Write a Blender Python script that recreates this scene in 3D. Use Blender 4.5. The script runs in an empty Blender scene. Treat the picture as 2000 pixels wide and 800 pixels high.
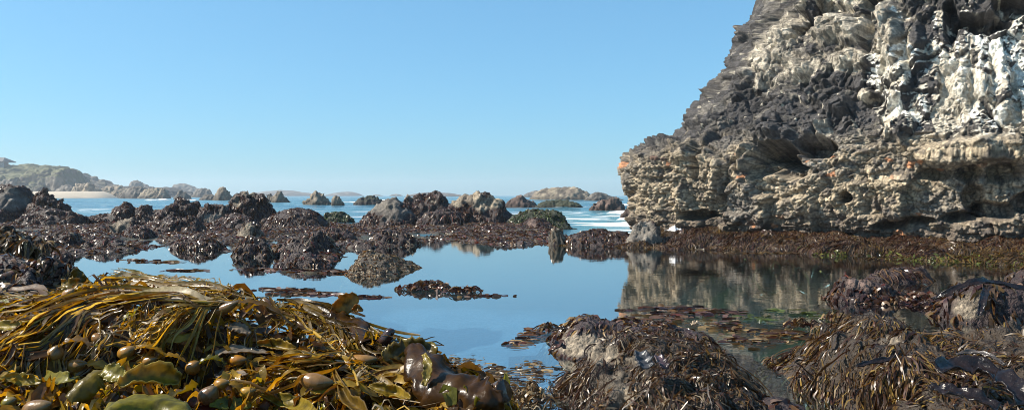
import bpy, math, random
import numpy as np
C = bpy.context.scene.collection
S = bpy.context.scene
F, HX, HY, CAMZ = 1555.6, 1000.0, 381.0, 1.0      # focal length in photo pixels, horizon point, eye height
rs = np.random.RandomState(7)
SUN = np.array([-0.76, -0.02, 0.68]); SUN /= np.linalg.norm(SUN)

# ------------------------------------------------------------------ noise
def _h(ix, iy, iz, seed):
    h = (ix.astype(np.uint32) * np.uint32(374761393) + iy.astype(np.uint32) * np.uint32(668265263)
         + iz.astype(np.uint32) * np.uint32(2147483647 - 62) + np.uint32((seed * 974634777 + 12345) & 0xffffffff))
    h = (h ^ (h >> np.uint32(13))) * np.uint32(1274126177)
    h = (h ^ (h >> np.uint32(16))) * np.uint32(2246822519)
    h = h ^ (h >> np.uint32(15))
    return h.astype(np.float64) / 4294967295.0
def vnoise(P, seed=0):
    with np.errstate(over='ignore'):
        I = np.floor(P).astype(np.int64); f = P - I; f = f * f * f * (f * (f * 6 - 15) + 10)
        I = I + 100000
        r = 0
        for dx in (0, 1):
            wx = f[:, 0] if dx else 1 - f[:, 0]
            for dy in (0, 1):
                wy = f[:, 1] if dy else 1 - f[:, 1]
                for dz in (0, 1):
                    wz = f[:, 2] if dz else 1 - f[:, 2]
                    r = r + wx * wy * wz * _h(I[:, 0] + dx, I[:, 1] + dy, I[:, 2] + dz, seed)
    return r
def fbm(P, o=4, seed=0, gain=.5):
    a, s, t = 1.0, 0.0, 0.0
    P = np.asarray(P, float)
    for k in range(o):
        s = s + a * vnoise(P, seed + k * 17); t += a; a *= gain; P = P * 2.03 + 7.3
    return s / t
def worley(P, seed=0):
    """F1, F2, three random numbers of the nearest cell, offset to its centre"""
    P = np.asarray(P, float); I = np.floor(P).astype(np.int64)
    n = len(P); f1 = np.full(n, 9.0); f2 = np.full(n, 9.0); cid = np.zeros((n, 3)); off = np.zeros((n, 3))
    with np.errstate(over='ignore'):
        for dx in (-1, 0, 1):
            for dy in (-1, 0, 1):
                for dz in (-1, 0, 1):
                    c = I + (dx, dy, dz); u = c + 100000
                    r = np.stack([_h(u[:, 0], u[:, 1], u[:, 2], seed + k) for k in (1, 2, 3)], 1)
                    d = P - (c + .1 + .8 * r); q = np.sqrt((d * d).sum(1))
                    m = q < f1
                    f2 = np.where(m, f1, np.minimum(f2, q)); f1 = np.where(m, q, f1)
                    cid[m] = r[m]; off[m] = d[m]
    cid = np.modf(cid * 7.31 + 0.137)[0]
    return f1, f2, cid, off
def blocks(P, seed, tilt=.9, step=.7):
    """broken-rock relief: tilted facets in random steps with crevices between"""
    f1, f2, cid, off = worley(P, seed)
    t = (cid - .5) * 2
    e = sm(.0, .16, f2 - f1)
    return ((off * t).sum(1) * tilt + (cid[:, 0] - .5) * step + .08) * (.25 + .75 * e) - (1 - e) * .22, cid
def sm(a, b, x):
    t = np.clip((np.asarray(x, float) - a) / (b - a), 0, 1); return t * t * (3 - 2 * t)
def nrm(v): return v / np.maximum(np.linalg.norm(v, axis=-1, keepdims=True), 1e-9)

# ------------------------------------------------------------------ mesh / object helpers
def mesh(name, V, Fc, col=None, smooth=True, mats=(), attrs=None):
    me = bpy.data.meshes.new(name)
    V = np.ascontiguousarray(V, np.float32); me.vertices.add(len(V)); me.vertices.foreach_set('co', V.ravel())
    if not isinstance(Fc, (list, tuple)): Fc = [Fc]
    Fc = [np.asarray(f, np.int32) for f in Fc if len(f)]
    nl = sum(f.size for f in Fc); npoly = sum(len(f) for f in Fc)
    me.loops.add(nl); me.polygons.add(npoly)
    me.loops.foreach_set('vertex_index', np.concatenate([f.ravel() for f in Fc]))
    tot = np.concatenate([np.full(len(f), f.shape[1], np.int32) for f in Fc])
    st = np.concatenate([[0], np.cumsum(tot)[:-1]]).astype(np.int32)
    me.polygons.foreach_set('loop_start', st)
    me.polygons.foreach_set('use_smooth', np.full(npoly, smooth))
    if col is not None:
        if col.shape[1] == 3: col = np.hstack([col, np.ones((len(col), 1)) * .8])
        a = me.color_attributes.new('Col', 'FLOAT_COLOR', 'POINT')
        a.data.foreach_set('color', np.ascontiguousarray(col, np.float32).ravel())
    me.update(calc_edges=True); me.validate()
    for m in mats: me.materials.append(m)
    return me
def obj(name, me, parent=None, loc=None):
    o = bpy.data.objects.new(name, me); C.objects.link(o)
    if parent is not None: o.parent = parent
    if loc is not None: o.location = loc
    return o
def tag(o, label, cat, group=None):
    o['label'] = label; o['category'] = cat
    if group: o['group'] = group
    return o
def thing(name, label, cat, loc=(0, 0, 0), group=None):
    return tag(obj(name, None, None, loc), label, cat, group)
def gridfaces(nu, nv, wrap=False):
    a = np.arange(nu if wrap else nu - 1)[:, None]; b = np.arange(nv - 1)[None, :]
    a2 = (a + 1) % nu
    return np.stack([a * nv + b, a2 * nv + b, a2 * nv + b + 1, a * nv + b + 1], -1).reshape(-1, 4)
def vnormals(V, Q):
    n = np.cross(V[Q[:, 2]] - V[Q[:, 0]], V[Q[:, -1]] - V[Q[:, 1]])
    N = np.zeros_like(V)
    for k in range(Q.shape[1]): np.add.at(N, Q[:, k], n)
    return nrm(N)
def PX(px, py, Y): return np.array([(px - HX) / F * Y, Y, CAMZ - (py - HY) / F * Y])

# ------------------------------------------------------------------ materials
def newmat(name):
    m = bpy.data.materials.new(name); m.use_nodes = True
    nt = m.node_tree; nt.nodes.clear(); return m, nt
def nd(nt, t, **kw):
    n = nt.nodes.new(t)
    for k, v in kw.items():
        if hasattr(n, k): setattr(n, k, v)
        else: n.inputs[k.replace('_', ' ')].default_value = v
    return n
def colmat(name, nscale=30, namt=.5, bump=.02, bscale=60, trans=0.0, spec=.5, coat=0.0, tr_tint=(1.6, 1.3, .5), rough_from=True):
    """colour and roughness (alpha) come from the mesh's own paint, broken up by noise"""
    m, nt = newmat(name); L = nt.links.new
    out = nd(nt, 'ShaderNodeOutputMaterial'); at = nd(nt, 'ShaderNodeAttribute', attribute_name='Col')
    tc = nd(nt, 'ShaderNodeTexCoord')
    nz = nd(nt, 'ShaderNodeTexNoise'); nz.inputs['Scale'].default_value = nscale; nz.inputs['Detail'].default_value = 5
    L(tc.outputs['Object'], nz.inputs['Vector'])
    mr = nd(nt, 'ShaderNodeMapRange'); mr.inputs['From Min'].default_value = .25; mr.inputs['From Max'].default_value = .75
    mr.inputs['To Min'].default_value = 1 - namt; mr.inputs['To Max'].default_value = 1 + namt
    L(nz.outputs['Fac'], mr.inputs['Value'])
    mx = nd(nt, 'ShaderNodeVectorMath', operation='SCALE'); L(at.outputs['Color'], mx.inputs[0]); L(mr.outputs[0], mx.inputs['Scale'])
    p = nd(nt, 'ShaderNodeBsdfPrincipled'); L(mx.outputs[0], p.inputs['Base Color']); L(at.outputs['Alpha'], p.inputs['Roughness'])
    p.inputs['Specular IOR Level'].default_value = spec
    p.inputs['Coat Weight'].default_value = coat; p.inputs['Coat Roughness'].default_value = .12
    if bump:
        n2 = nd(nt, 'ShaderNodeTexNoise'); n2.inputs['Scale'].default_value = bscale; n2.inputs['Detail'].default_value = 6
        L(tc.outputs['Object'], n2.inputs['Vector'])
        b = nd(nt, 'ShaderNodeBump'); b.inputs['Distance'].default_value = bump; b.inputs['Strength'].default_value = .9
        L(n2.outputs['Fac'], b.inputs['Height']); L(b.outputs[0], p.inputs['Normal'])
        if coat: L(b.outputs[0], p.inputs['Coat Normal'])
    if trans:
        t = nd(nt, 'ShaderNodeBsdfTranslucent')
        tm = nd(nt, 'ShaderNodeVectorMath', operation='MULTIPLY'); L(mx.outputs[0], tm.inputs[0]); tm.inputs[1].default_value = tr_tint
        L(tm.outputs[0], t.inputs['Color'])
        ms = nd(nt, 'ShaderNodeMixShader'); ms.inputs[0].default_value = trans
        L(p.outputs[0], ms.inputs[1]); L(t.outputs[0], ms.inputs[2]); L(ms.outputs[0], out.inputs[0])
    else: L(p.outputs[0], out.inputs[0])
    return m
M_cliff = colmat('cliff_rock', 14, .5, .035, 40)
M_rock = colmat('shore_rock', 22, .55, .03, 55)
M_far = colmat('far_rock', .8, .35, 0)
M_weed = colmat('wet_seaweed', 40, .4, 0, trans=.15, spec=.42, tr_tint=(1.8, 1.1, .5))
M_kelp = colmat('kelp', 60, .45, .0015, 90, trans=.44, spec=.36, coat=0, tr_tint=(2.1, 1.62, .30))
M_float = colmat('kelp_bladder_skin', 70, .22, .0008, 120, trans=.10, spec=.5, coat=.12, tr_tint=(2.0, 1.4, .5))
M_darkblade = colmat('dark_wet_blade', 30, .5, .010, 30, trans=.05, spec=.4)
M_sand = colmat('sand', 2, .12, 0)
M_paint = colmat('house_surface', 3, .15, 0)
def flatmat(name, col, rough, **kw):
    m, nt = newmat(name); out = nd(nt, 'ShaderNodeOutputMaterial'); p = nd(nt, 'ShaderNodeBsdfPrincipled')
    p.inputs['Base Color'].default_value = (*col, 1); p.inputs['Roughness'].default_value = rough
    nt.links.new(p.outputs[0], out.inputs[0]); return m
M_glass = flatmat('window_glass', (.03, .04, .05), .1)
def water_pool():
    m, nt = newmat('pool_water'); L = nt.links.new
    out = nd(nt, 'ShaderNodeOutputMaterial'); tc = nd(nt, 'ShaderNodeTexCoord')
    mp = nd(nt, 'ShaderNodeMapping'); L(tc.outputs['Object'], mp.inputs[0]); mp.inputs['Scale'].default_value = (1.0, 1.6, 1)
    n1 = nd(nt, 'ShaderNodeTexNoise'); n1.inputs['Scale'].default_value = 4.5; n1.inputs['Detail'].default_value = 4
    L(mp.outputs[0], n1.inputs['Vector'])
    # a breeze roughens the pool on the side under the stack
    sx = nd(nt, 'ShaderNodeSeparateXYZ'); L(tc.outputs['Object'], sx.inputs[0])
    mr = nd(nt, 'ShaderNodeMapRange'); mr.inputs['From Min'].default_value = .6; mr.inputs['From Max'].default_value = 3.2
    mr.inputs['To Min'].default_value = .0006; mr.inputs['To Max'].default_value = .0017; L(sx.outputs[0], mr.inputs['Value'])
    b = nd(nt, 'ShaderNodeBump'); b.inputs['Strength'].default_value = 1
    L(mr.outputs[0], b.inputs['Distance']); L(n1.outputs['Fac'], b.inputs['Height'])
    fr = nd(nt, 'ShaderNodeFresnel'); fr.inputs['IOR'].default_value = 1.33; L(b.outputs[0], fr.inputs['Normal'])
    g = nd(nt, 'ShaderNodeBsdfGlossy'); g.inputs['Roughness'].default_value = .015; L(b.outputs[0], g.inputs['Normal'])
    t = nd(nt, 'ShaderNodeBsdfTransparent'); t.inputs['Color'].default_value = (.56, .78, .86, 1)
    ge = nd(nt, 'ShaderNodeNewGeometry'); fm = nd(nt, 'ShaderNodeMath', operation='SUBTRACT', use_clamp=True)      # from below the surface lets the light through
    pw = nd(nt, 'ShaderNodeMath', operation='POWER'); L(fr.outputs[0], pw.inputs[0]); pw.inputs[1].default_value = .34; L(pw.outputs[0], fm.inputs[0]); L(ge.outputs['Backfacing'], fm.inputs[1])
    ms = nd(nt, 'ShaderNodeMixShader'); L(fm.outputs[0], ms.inputs[0]); L(t.outputs[0], ms.inputs[1]); L(g.outputs[0], ms.inputs[2])
    L(ms.outputs[0], out.inputs[0]); return m
def water_sea():
    m, nt = newmat('sea_water'); L = nt.links.new
    out = nd(nt, 'ShaderNodeOutputMaterial'); tc = nd(nt, 'ShaderNodeTexCoord'); at = nd(nt, 'ShaderNodeAttribute', attribute_name='Col')
    p = nd(nt, 'ShaderNodeBsdfPrincipled'); p.inputs['IOR'].default_value = 1.33
    L(at.outputs['Color'], p.inputs['Base Color']); L(at.outputs['Alpha'], p.inputs['Roughness'])
    mp = nd(nt, 'ShaderNodeMapping'); L(tc.outputs['Object'], mp.inputs[0]); mp.inputs['Scale'].default_value = (.5, 1.0, 1)
    n1 = nd(nt, 'ShaderNodeTexNoise'); n1.inputs['Scale'].default_value = 2.2; n1.inputs['Detail'].default_value = 6
    L(mp.outputs[0], n1.inputs['Vector'])
    b = nd(nt, 'ShaderNodeBump'); b.inputs['Distance'].default_value = .16; L(n1.outputs['Fac'], b.inputs['Height']); L(b.outputs[0], p.inputs['Normal'])
    L(p.outputs[0], out.inputs[0]); return m
M_pool, M_sea = water_pool(), water_sea()

# ------------------------------------------------------------------ palettes (base colours)
RED = [(.040, .015, .007), (.060, .024, .010), (.085, .045, .017), (.020, .008, .007), (.085, .038, .018), (.13, .08, .045), (.028, .012, .008), (.09, .026, .018)]
PURPLE = [(.038, .016, .013), (.064, .030, .020), (.026, .011, .009), (.10, .058, .034), (.05, .028, .012)]
BROWN = [(.060, .032, .010), (.10, .060, .018), (.035, .020, .008), (.16, .10, .035), (.22, .15, .07)]
TAN = [(.10, .075, .045), (.16, .125, .08), (.07, .045, .03), (.22, .18, .12)]
GREEN = [(.030, .045, .010), (.055, .075, .015), (.02, .03, .01), (.09, .10, .03)]
KELP = [(.105, .056, .008), (.175, .100, .011), (.24, .148, .018), (.060, .029, .008), (.29, .185, .028), (.14, .090, .012), (.075, .035, .009)]
PALE = [(.30, .24, .15), (.22, .17, .10), (.38, .31, .21), (.16, .11, .05)]  # pale greyish tones for some kelp strips
OLIVE = [(.10, .095, .012), (.14, .125, .016), (.075, .06, .01)]
def pick(pal, n, jit=.35):
    p = np.array(pal)[rs.randint(0, len(pal), n)]
    return p * (1 + jit * (rs.rand(n, 1) * 2 - 1))

# ------------------------------------------------------------------ strips: seaweed and kelp ribbons
def ribbon_mesh(name, Cv, Nn, W, col, twist=None, cup=.0, ruffle=0.0, mats=(), smooth=True, cols=2, prof=None):
    """Cv n,K,3 centre lines; Nn n,3 or n,K,3 normals; W n widths; col n,4"""
    n, K, _ = Cv.shape
    T = nrm(np.gradient(Cv, axis=1)); N = Nn if Nn.ndim == 3 else np.repeat(Nn[:, None, :], K, 1)
    Sd = nrm(np.cross(T, N)); N2 = np.cross(Sd, T)
    if twist is not None:
        a = twist[:, :, None]; Sd, N2 = Sd * np.cos(a) + N2 * np.sin(a), N2 * np.cos(a) - Sd * np.sin(a)
    t = np.linspace(0, 1, K)
    if prof is None: prof = .3 + .7 * np.sin(math.pi * np.clip(t * .82 + .12, 0, 1))
    w = (W[:, None] * prof[None, :])[:, :, None] * .5
    js = np.linspace(-1, 1, cols); V = []
    for j in js:
        v = Cv + Sd * w * j
        if cup: v = v + N2 * w * cup * (abs(j) - .5)
        if ruffle and abs(j) > .4:
            ph = rs.rand(n, 1) * 6.3
            v = v + N2 * (ruffle * W[:, None] * abs(j) ** 2 * np.sin(t[None, :] * 26 + ph + j * 1.3))[:, :, None]
        V.append(v)
    V = np.stack(V, 2).reshape(-1, 3)
    idx = np.arange(n * K * cols).reshape(n, K, cols)
    Q = np.stack([idx[:, :-1, :-1], idx[:, 1:, :-1], idx[:, 1:, 1:], idx[:, :-1, 1:]], -1).reshape(-1, 4)
    cc = np.repeat(np.repeat(col[:, None, :], K, 1), cols, 1)
    if cc.shape[0] == n and cc.ndim == 3: cc = np.repeat(col, K * cols, 0)
    return mesh(name, V, Q, cc.reshape(-1, col.shape[1]), smooth, mats)
def sample(V, Q, n, weight=None):
    a = V[Q]; nn = np.cross(a[:, 2] - a[:, 0], a[:, 3] - a[:, 1]); ar = np.linalg.norm(nn, axis=1) * .5
    w = ar * (weight if weight is not None else 1); w = np.maximum(w, 0)
    if w.sum() <= 0: return np.zeros((0, 3)), np.zeros((0, 3)), 0
    i = rs.choice(len(Q), n, p=w / w.sum()); u = rs.rand(n, 1); v = rs.rand(n, 1); b = a[i]
    P = b[:, 0] * (1 - u) * (1 - v) + b[:, 1] * u * (1 - v) + b[:, 2] * u * v + b[:, 3] * (1 - u) * v
    return P, nrm(nn[i]), w.sum()
def area(V, Q, weight):
    a = V[Q]; return (np.linalg.norm(np.cross(a[:, 2] - a[:, 0], a[:, 3] - a[:, 1]), axis=1) * .5 * weight).sum()
def weed_strips(name, V, Q, weight, cover, L, W, pal, parent, lift=.25, droop=.3, K=4, rough=(.18, .4), jitter=.7, mat=None, flow=None, cap=40000, ruffle=0, cols=2, swirl=0.0, ss=2.5):
    weight = np.asarray(weight, float) + 1e-4
    n = int(min(cap, max(60, cover * area(V, Q, weight) / (L * W))))
    P, N, _ = sample(V, Q, n, weight)
    down = np.array([0, 0, -1.0]); D = down - N * (N @ down)[:, None]
    if flow is not None: D = D * .35 + np.array(flow)
    if swirl: D = D + swirl * 4 * (np.stack([fbm(P * ss + 31 * k, 2, 77 + k) for k in range(3)], 1) - .5)      # locks of weed lie the same way
    D = D + (rs.rand(n, 3) - .5) * 2 * jitter; D = nrm(D - N * (D * N).sum(1)[:, None] * .85)
    l = L * (.5 + rs.rand(n)) ; w = W * (.5 + rs.rand(n))
    t = np.linspace(0, 1, K)[None, :, None]
    Cv = P[:, None] + D[:, None] * l[:, None, None] * (t - .2) + N[:, None] * (lift * l[:, None, None] * rs.rand(n, 1, 1) * np.sin(math.pi * t * .85) + .1 * w[:, None, None])
    Cv = Cv + down * (droop * l[:, None, None] * t * t)
    Cv = Cv + (rs.rand(n, K, 3) - .5) * ((.12 if K < 7 else .03) * l)[:, None, None]
    tw = (rs.rand(n, 1) - .5) * 1.8 + (rs.rand(n, 1) - .5) * 2.4 * t[:, :, 0]
    col = np.hstack([pick(pal, n), rough[0] + (rough[1] - rough[0]) * rs.rand(n, 1)])
    o = obj(name, ribbon_mesh(name, Cv, N, w, col, tw, 0, ruffle, (mat or M_weed,), cols=cols), parent); o['kind'] = 'stuff'; return o

# ------------------------------------------------------------------ rocks: a ridge with its own outline and depth, broken up by relief
BARE = {'grey': ((.165, .145, .12), (.085, .073, .062)), 'tan': ((.30, .245, .17), (.15, .12, .09)), 'dark': ((.05, .04, .038), (.03, .025, .025)),
        'barn': ((.24, .195, .14), (.10, .078, .055)), 'green': ((.045, .05, .02), (.03, .03, .018)), 'redtan': ((.15, .10, .08), (.08, .05, .04))}
def ridge(poly, Y, df, db, res, base=-.2, rough=.1, cell=.35, seed=0, pw=1.7, tips=.16, meander=.15, px=True, facet=1.0):
    if px: pts = np.array([PX(a, b, Y)[[0, 2]] for a, b in poly])
    else: pts = np.array(poly, float)
    w = pts[-1, 0] - pts[0, 0]; e = tips * w
    xs = np.concatenate([[pts[0, 0] - e], pts[:, 0], [pts[-1, 0] + e]]); zs = np.concatenate([[base], pts[:, 1], [base]])
    nx = max(16, int((xs[-1] - xs[0]) / res)); ny = max(14, int((df + db) / res * 1.25))
    X = np.linspace(xs[0], xs[-1], nx); H = np.interp(X, xs, zs)
    k = max(1, int(nx * .012)); H = np.convolve(np.pad(H, k, mode='edge'), np.ones(2 * k + 1) / (2 * k + 1), 'valid')
    u = np.linspace(-1, 1, ny); u = np.sign(u) * np.abs(u) ** 1.15
    hm = (H - base) / max(1e-6, (H - base).max()); sc = .35 + .65 * np.sqrt(np.clip(hm, 0, 1))
    Yc = Y + meander * (df + db) * (fbm(np.stack([X * .9 / max(w, .2) * 3, X * 0, X * 0], 1), 2, seed + 5) - .5)
    YY = Yc[:, None] + np.where(u < 0, u * df, u * db)[None, :] * sc[:, None]
    ZZ = base + (H - base)[:, None] * (1 - np.abs(u) ** pw)[None, :]
    V = np.stack([np.repeat(X[:, None], ny, 1), YY, ZZ], -1).reshape(-1, 3); Q = gridfaces(nx, ny)
    N = vnormals(V, Q)
    hs = max(.1, (H - base).max())
    Pn = V + seed * 13.7
    b1, c1 = blocks(Pn / cell + .4 * (fbm(Pn / cell, 3, seed)[:, None] - .5), seed)
    b2, c2 = blocks(Pn / (cell * .38), seed + 3)
    d = rough * hs * ((fbm(Pn / (cell * 2.2), 4, seed + 9) - .5) * 1.6 + b1 * .75 * facet + b2 * .3 * facet + (fbm(Pn / (cell * .12), 3, seed + 2) - .5) * .25)
    d = d - d.mean() - .5 * d.std(); ed = np.minimum(1, (1 - np.abs(np.tile(u, nx))) * 5)
    V = V + N * (d * ed)[:, None]
    return V, Q, vnormals(V, Q), c1, c2
def paint(V, N, c1, c2, kind, weedmask, seed, weedcol=(.022, .010, .009), r_bare=.75):
    a, b = BARE[kind]; n1 = fbm(V * 3.1 + seed, 4, seed + 21)[:, None]; n2 = fbm(V * 19 + seed, 3, seed + 22)[:, None]
    col = np.array(a) * (1 - sm(.38, .62, n1)) + np.array(b) * sm(.38, .62, n1)
    col = col * (.7 + .6 * n2) * (.75 + .5 * c1[:, :1]) * (.85 + .3 * c2[:, 1:2])
    wm = weedmask[:, None]
    col = col * (1 - wm) + np.array(weedcol) * wm * (.6 + .8 * n2)
    ro = r_bare * (1 - wm) + .62 * wm
    return np.hstack([col, ro])
def boulder(poly, Y, label, df=None, db=None, kind='grey', bare=.25, pal=RED, cover=1.8, L=.085, W=.026, res=None, name='boulder', cat='boulder',
            seed=0, rough=.17, cell=None, group=None, spots=(), base=-.2, weed=True, pw=1.7, droop=.3, lift=.25, mat=None, smooth=True, cap=40000,
            weedcol=(.022, .010, .009), jitter=.45, flow=None, facet=1.0, tips=.16, rc=(.16, .42), strands=0, swirl=.5):
    """spots: bare-rock places along the outline, each (px, py, rx, ry)"""
    w = (poly[-1][0] - poly[0][0]) / F * Y
    df = df or w * .4; db = db or w * .4
    res = res or max(.012, Y * .0016)
    cell = cell or max(.12, w * .14)
    V, Q, N, c1, c2 = ridge(poly, Y, df, db, res, base, rough, cell, seed, pw, facet=facet, tips=tips)
    cen = np.array([(V[:, 0].min() + V[:, 0].max()) / 2, Y, 0.0])
    n = fbm(V / max(.25, w * .2) + seed * 3.3, 4, seed + 31)
    wm = sm(bare - .05, bare + .06, n * .75 + .25 * fbm(V * 9, 2, seed + 33))
    px = HX + F * V[:, 0] / V[:, 1]; py = HY + F * (CAMZ - V[:, 2]) / V[:, 1]
    for (a, b, rx, ry) in spots:
        q = np.sqrt(((px - a) / rx) ** 2 + ((py - b) / ry) ** 2) + (n - .5) * 1.6
        wm = np.minimum(wm, sm(.75, 1.05, q))
    if not weed: wm = wm * .55
    me_col = paint(V, N, c1, c2, kind, wm, seed, weedcol)
    if kind in ('barn', 'tan'):                                   # crust of barnacles: little cones with dark gaps
        bs = max(.022, res * 2.4); f1, f2, cb, _ = worley(V / bs + seed, seed + 51); k = (1 - wm) * (1.0 if kind == 'barn' else .6)
        V = V + N * ((.55 - f1) * bs * .42 * k)[:, None]
        me_col[:, :3] *= (1 - k * (1 - (.35 + .65 * sm(.02, .22, f2 - f1)) * (.65 + .6 * cb[:, 0])))[:, None]
    t = thing(name, label, cat, tuple(cen), group)
    obj('rock', mesh('rock', V - cen, Q, me_col, smooth, (mat or M_rock,)), t)
    if weed:
        fw = wm[Q].mean(1) ** 2 * (.12 + .88 * sm(.38, .56, fbm(V[Q].mean(1) / max(.16, w * .09) + seed, 3, seed + 41))) * np.clip(V[Q].mean(1)[:, 2] * 8 + 1, 0, 1) * np.where(N[Q].mean(1)[:, 1] > .55, .35, 1.0)
        if strands: weed_strips('long_strands', V - cen, Q, fw, strands, .32, .008, [(.040, .018, .006), (.062, .032, .009), (.025, .012, .005), (.09, .048, .013)], t, .10, .25, K=9, cap=5000, jitter=.3, flow=flow, rough=(.25, .5), swirl=1.0, ss=2.2)
        weed_strips('seaweed', V - cen, Q, fw, cover, L, W, pal, t, lift, droop, cap=cap, jitter=jitter, flow=flow, rough=rc, swirl=swirl, ss=6 / max(.5, w))
    return t
def lump(x0, x1, top, base, n=7, seed=0, skew=.5, pw=2.0):
    r = np.random.RandomState(seed + 99); out = []
    for k in range(n + 1):
        u = k / n; q = abs((u - skew) / (skew if u < skew else 1 - skew)); h = (1 - q ** pw) * (1 + (r.rand() - .5) * .25 * (0 < k < n))
        out.append((x0 + (x1 - x0) * u, base - (base - top) * max(0, min(1.03, h))))
    return out
# ================================================================== the setting
def structure(name, me, loc=None):
    o = obj(name, me, None, loc); o['kind'] = 'structure'; return o
# sea: a sheet whose swell is real relief, foam where the waves break
def build_sea():
    ys = 17.6 * (1500 / 17.6) ** np.linspace(0, 1, 420); us = np.linspace(-1.15, 1.15, 420)
    Y = np.repeat(ys[:, None], 420, 1); X = us[None, :] * (Y * .85 + 14)
    P = np.stack([X * .10, Y * .34, X * 0], -1).reshape(-1, 3); x = X.ravel(); y = Y.ravel()
    n = fbm(P * .35, 3, 61); n2 = fbm(np.stack([x * .35, y * 1.1, x * 0], 1), 3, 62)
    ph = y * .55 + 6 * fbm(np.stack([x * .02, y * .02, x * 0], 1), 2, 63) * 3
    amp = .035 + .10 * sm(22, 90, y)
    z = -.07 + amp * (.9 * np.sin(ph) * n * 1.6 + (n2 - .5) * 1.3) * sm(17.4, 20, y)
    # breaking crests further out
    crest = 0
    for (cy, cx0, cx1, hh) in ((100, -21, -13, .5), (135, -62, -52, .5), (84, 8, 14, .5), (66, 5, 9.5, .35), (48, 5.0, 7.5, .22), (36, 3.6, 6.3, .15), (30, 3.4, 5.2, .12)):
        wv = cy + 3 * np.sin(x * .25 + cy) + 4 * (n - .5)
        m = np.exp(-((y - wv) / (cy * .018)) ** 2) * sm(cx0 - 3, cx0 + 2, x) * (1 - sm(cx1 - 2, cx1 + 3, x)) * sm(.38, .62, fbm(np.stack([x * (36 / cy), y * .6, x * 0 + cy], 1), 4, 66)) * 1.1
        z = z + hh * m; crest = crest + m
    fo = sm(.34, .62, crest + (fbm(np.stack([x * 1.2, y * 2.0, x * 0], 1), 4, 64) - .5) * .9)
    # churned water in the channel beside the stack
    ch = sm(1.5, 2.6, x) * (1 - sm(40, 60, y)) * (1 - sm(11, 16, x)); lac = fbm(np.stack([x * .55, y * .9, x * 0], 1), 5, 65)
    fo = np.maximum(fo, ch * sm(.53, .64, lac) * .85)
    fo = np.maximum(fo, (1 - sm(17, 120, y)) * sm(.62, .72, lac) * .55)
    deep = np.array([.020, .085, .125]); green = np.array([.05, .16, .15])
    g = (ch * .8 + .35 * sm(.4, .7, n))[:, None]
    col = deep * (1 - g) + green * g; col = col * (1 - fo[:, None]) + .82 * fo[:, None]
    V = np.stack([x, y, z], 1)
    structure('sea', mesh('sea', V, gridfaces(420, 420), np.hstack([col, (.12 + .6 * fo)[:, None]]), True, (M_sea,)))
build_sea()
# pool water
pv_ = [(-26, -12, 0), (26, -12, 0), (26, 17.7, 0), (-26, 17.7, 0)]
structure('pool_water', mesh('pool_water', np.array(pv_, float), np.array([(0, 1, 2, 3)]), None, True, (M_pool,)))
# reef bed: floor of the pool, rising to the weedy shelf on its far side
SH = np.array([(-900, 8), (-300, 9), (0, 10.2), (140, 13.2), (240, 14.0), (330, 15.2), (400, 15.2), (440, 14.0), (540, 12.6), (590, 11.4), (640, 11.6), (680, 13.6), (710, 16), (760, 15.8), (800, 16.6), (900, 16.3), (1000, 15.9), (1100, 15.6), (1200, 15.2), (1300, 15.0), (1500, 17), (2600, 19)], float)
def reef_z(x, y):
    px = HX + F * x / np.maximum(y, 1.0); s = np.interp(px, SH[:, 0], SH[:, 1])
    n = fbm(np.stack([x * .9, y * .9, x * 0], 1), 4, 41); n2 = fbm(np.stack([x * 4, y * 4, x * 0], 1), 3, 42)
    t = sm(-1.5, .5, y - s)
    bed = -.85 + .16 * n - .15 * sm(2, 6, s - y); shelf = -.02 + .30 * (n - .47) + (n2 - .5) * .12
    z = bed * (1 - t) + shelf * t
    end = np.interp(px, [-900, 980, 1060, 1110, 2600], [29.5, 29, 24, 18.6, 18.6]); e = sm(0, 1.6, y - end); z = z * (1 - e) - .7 * e
    gz = sm(1.2, 3.5, x) * (1 - sm(13, 16, y))          # shallower, greener side beneath the stack
    return np.where(t < .2, np.maximum(z, -.32 * gz - (1 - gz) * 2), z), n, t
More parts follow.
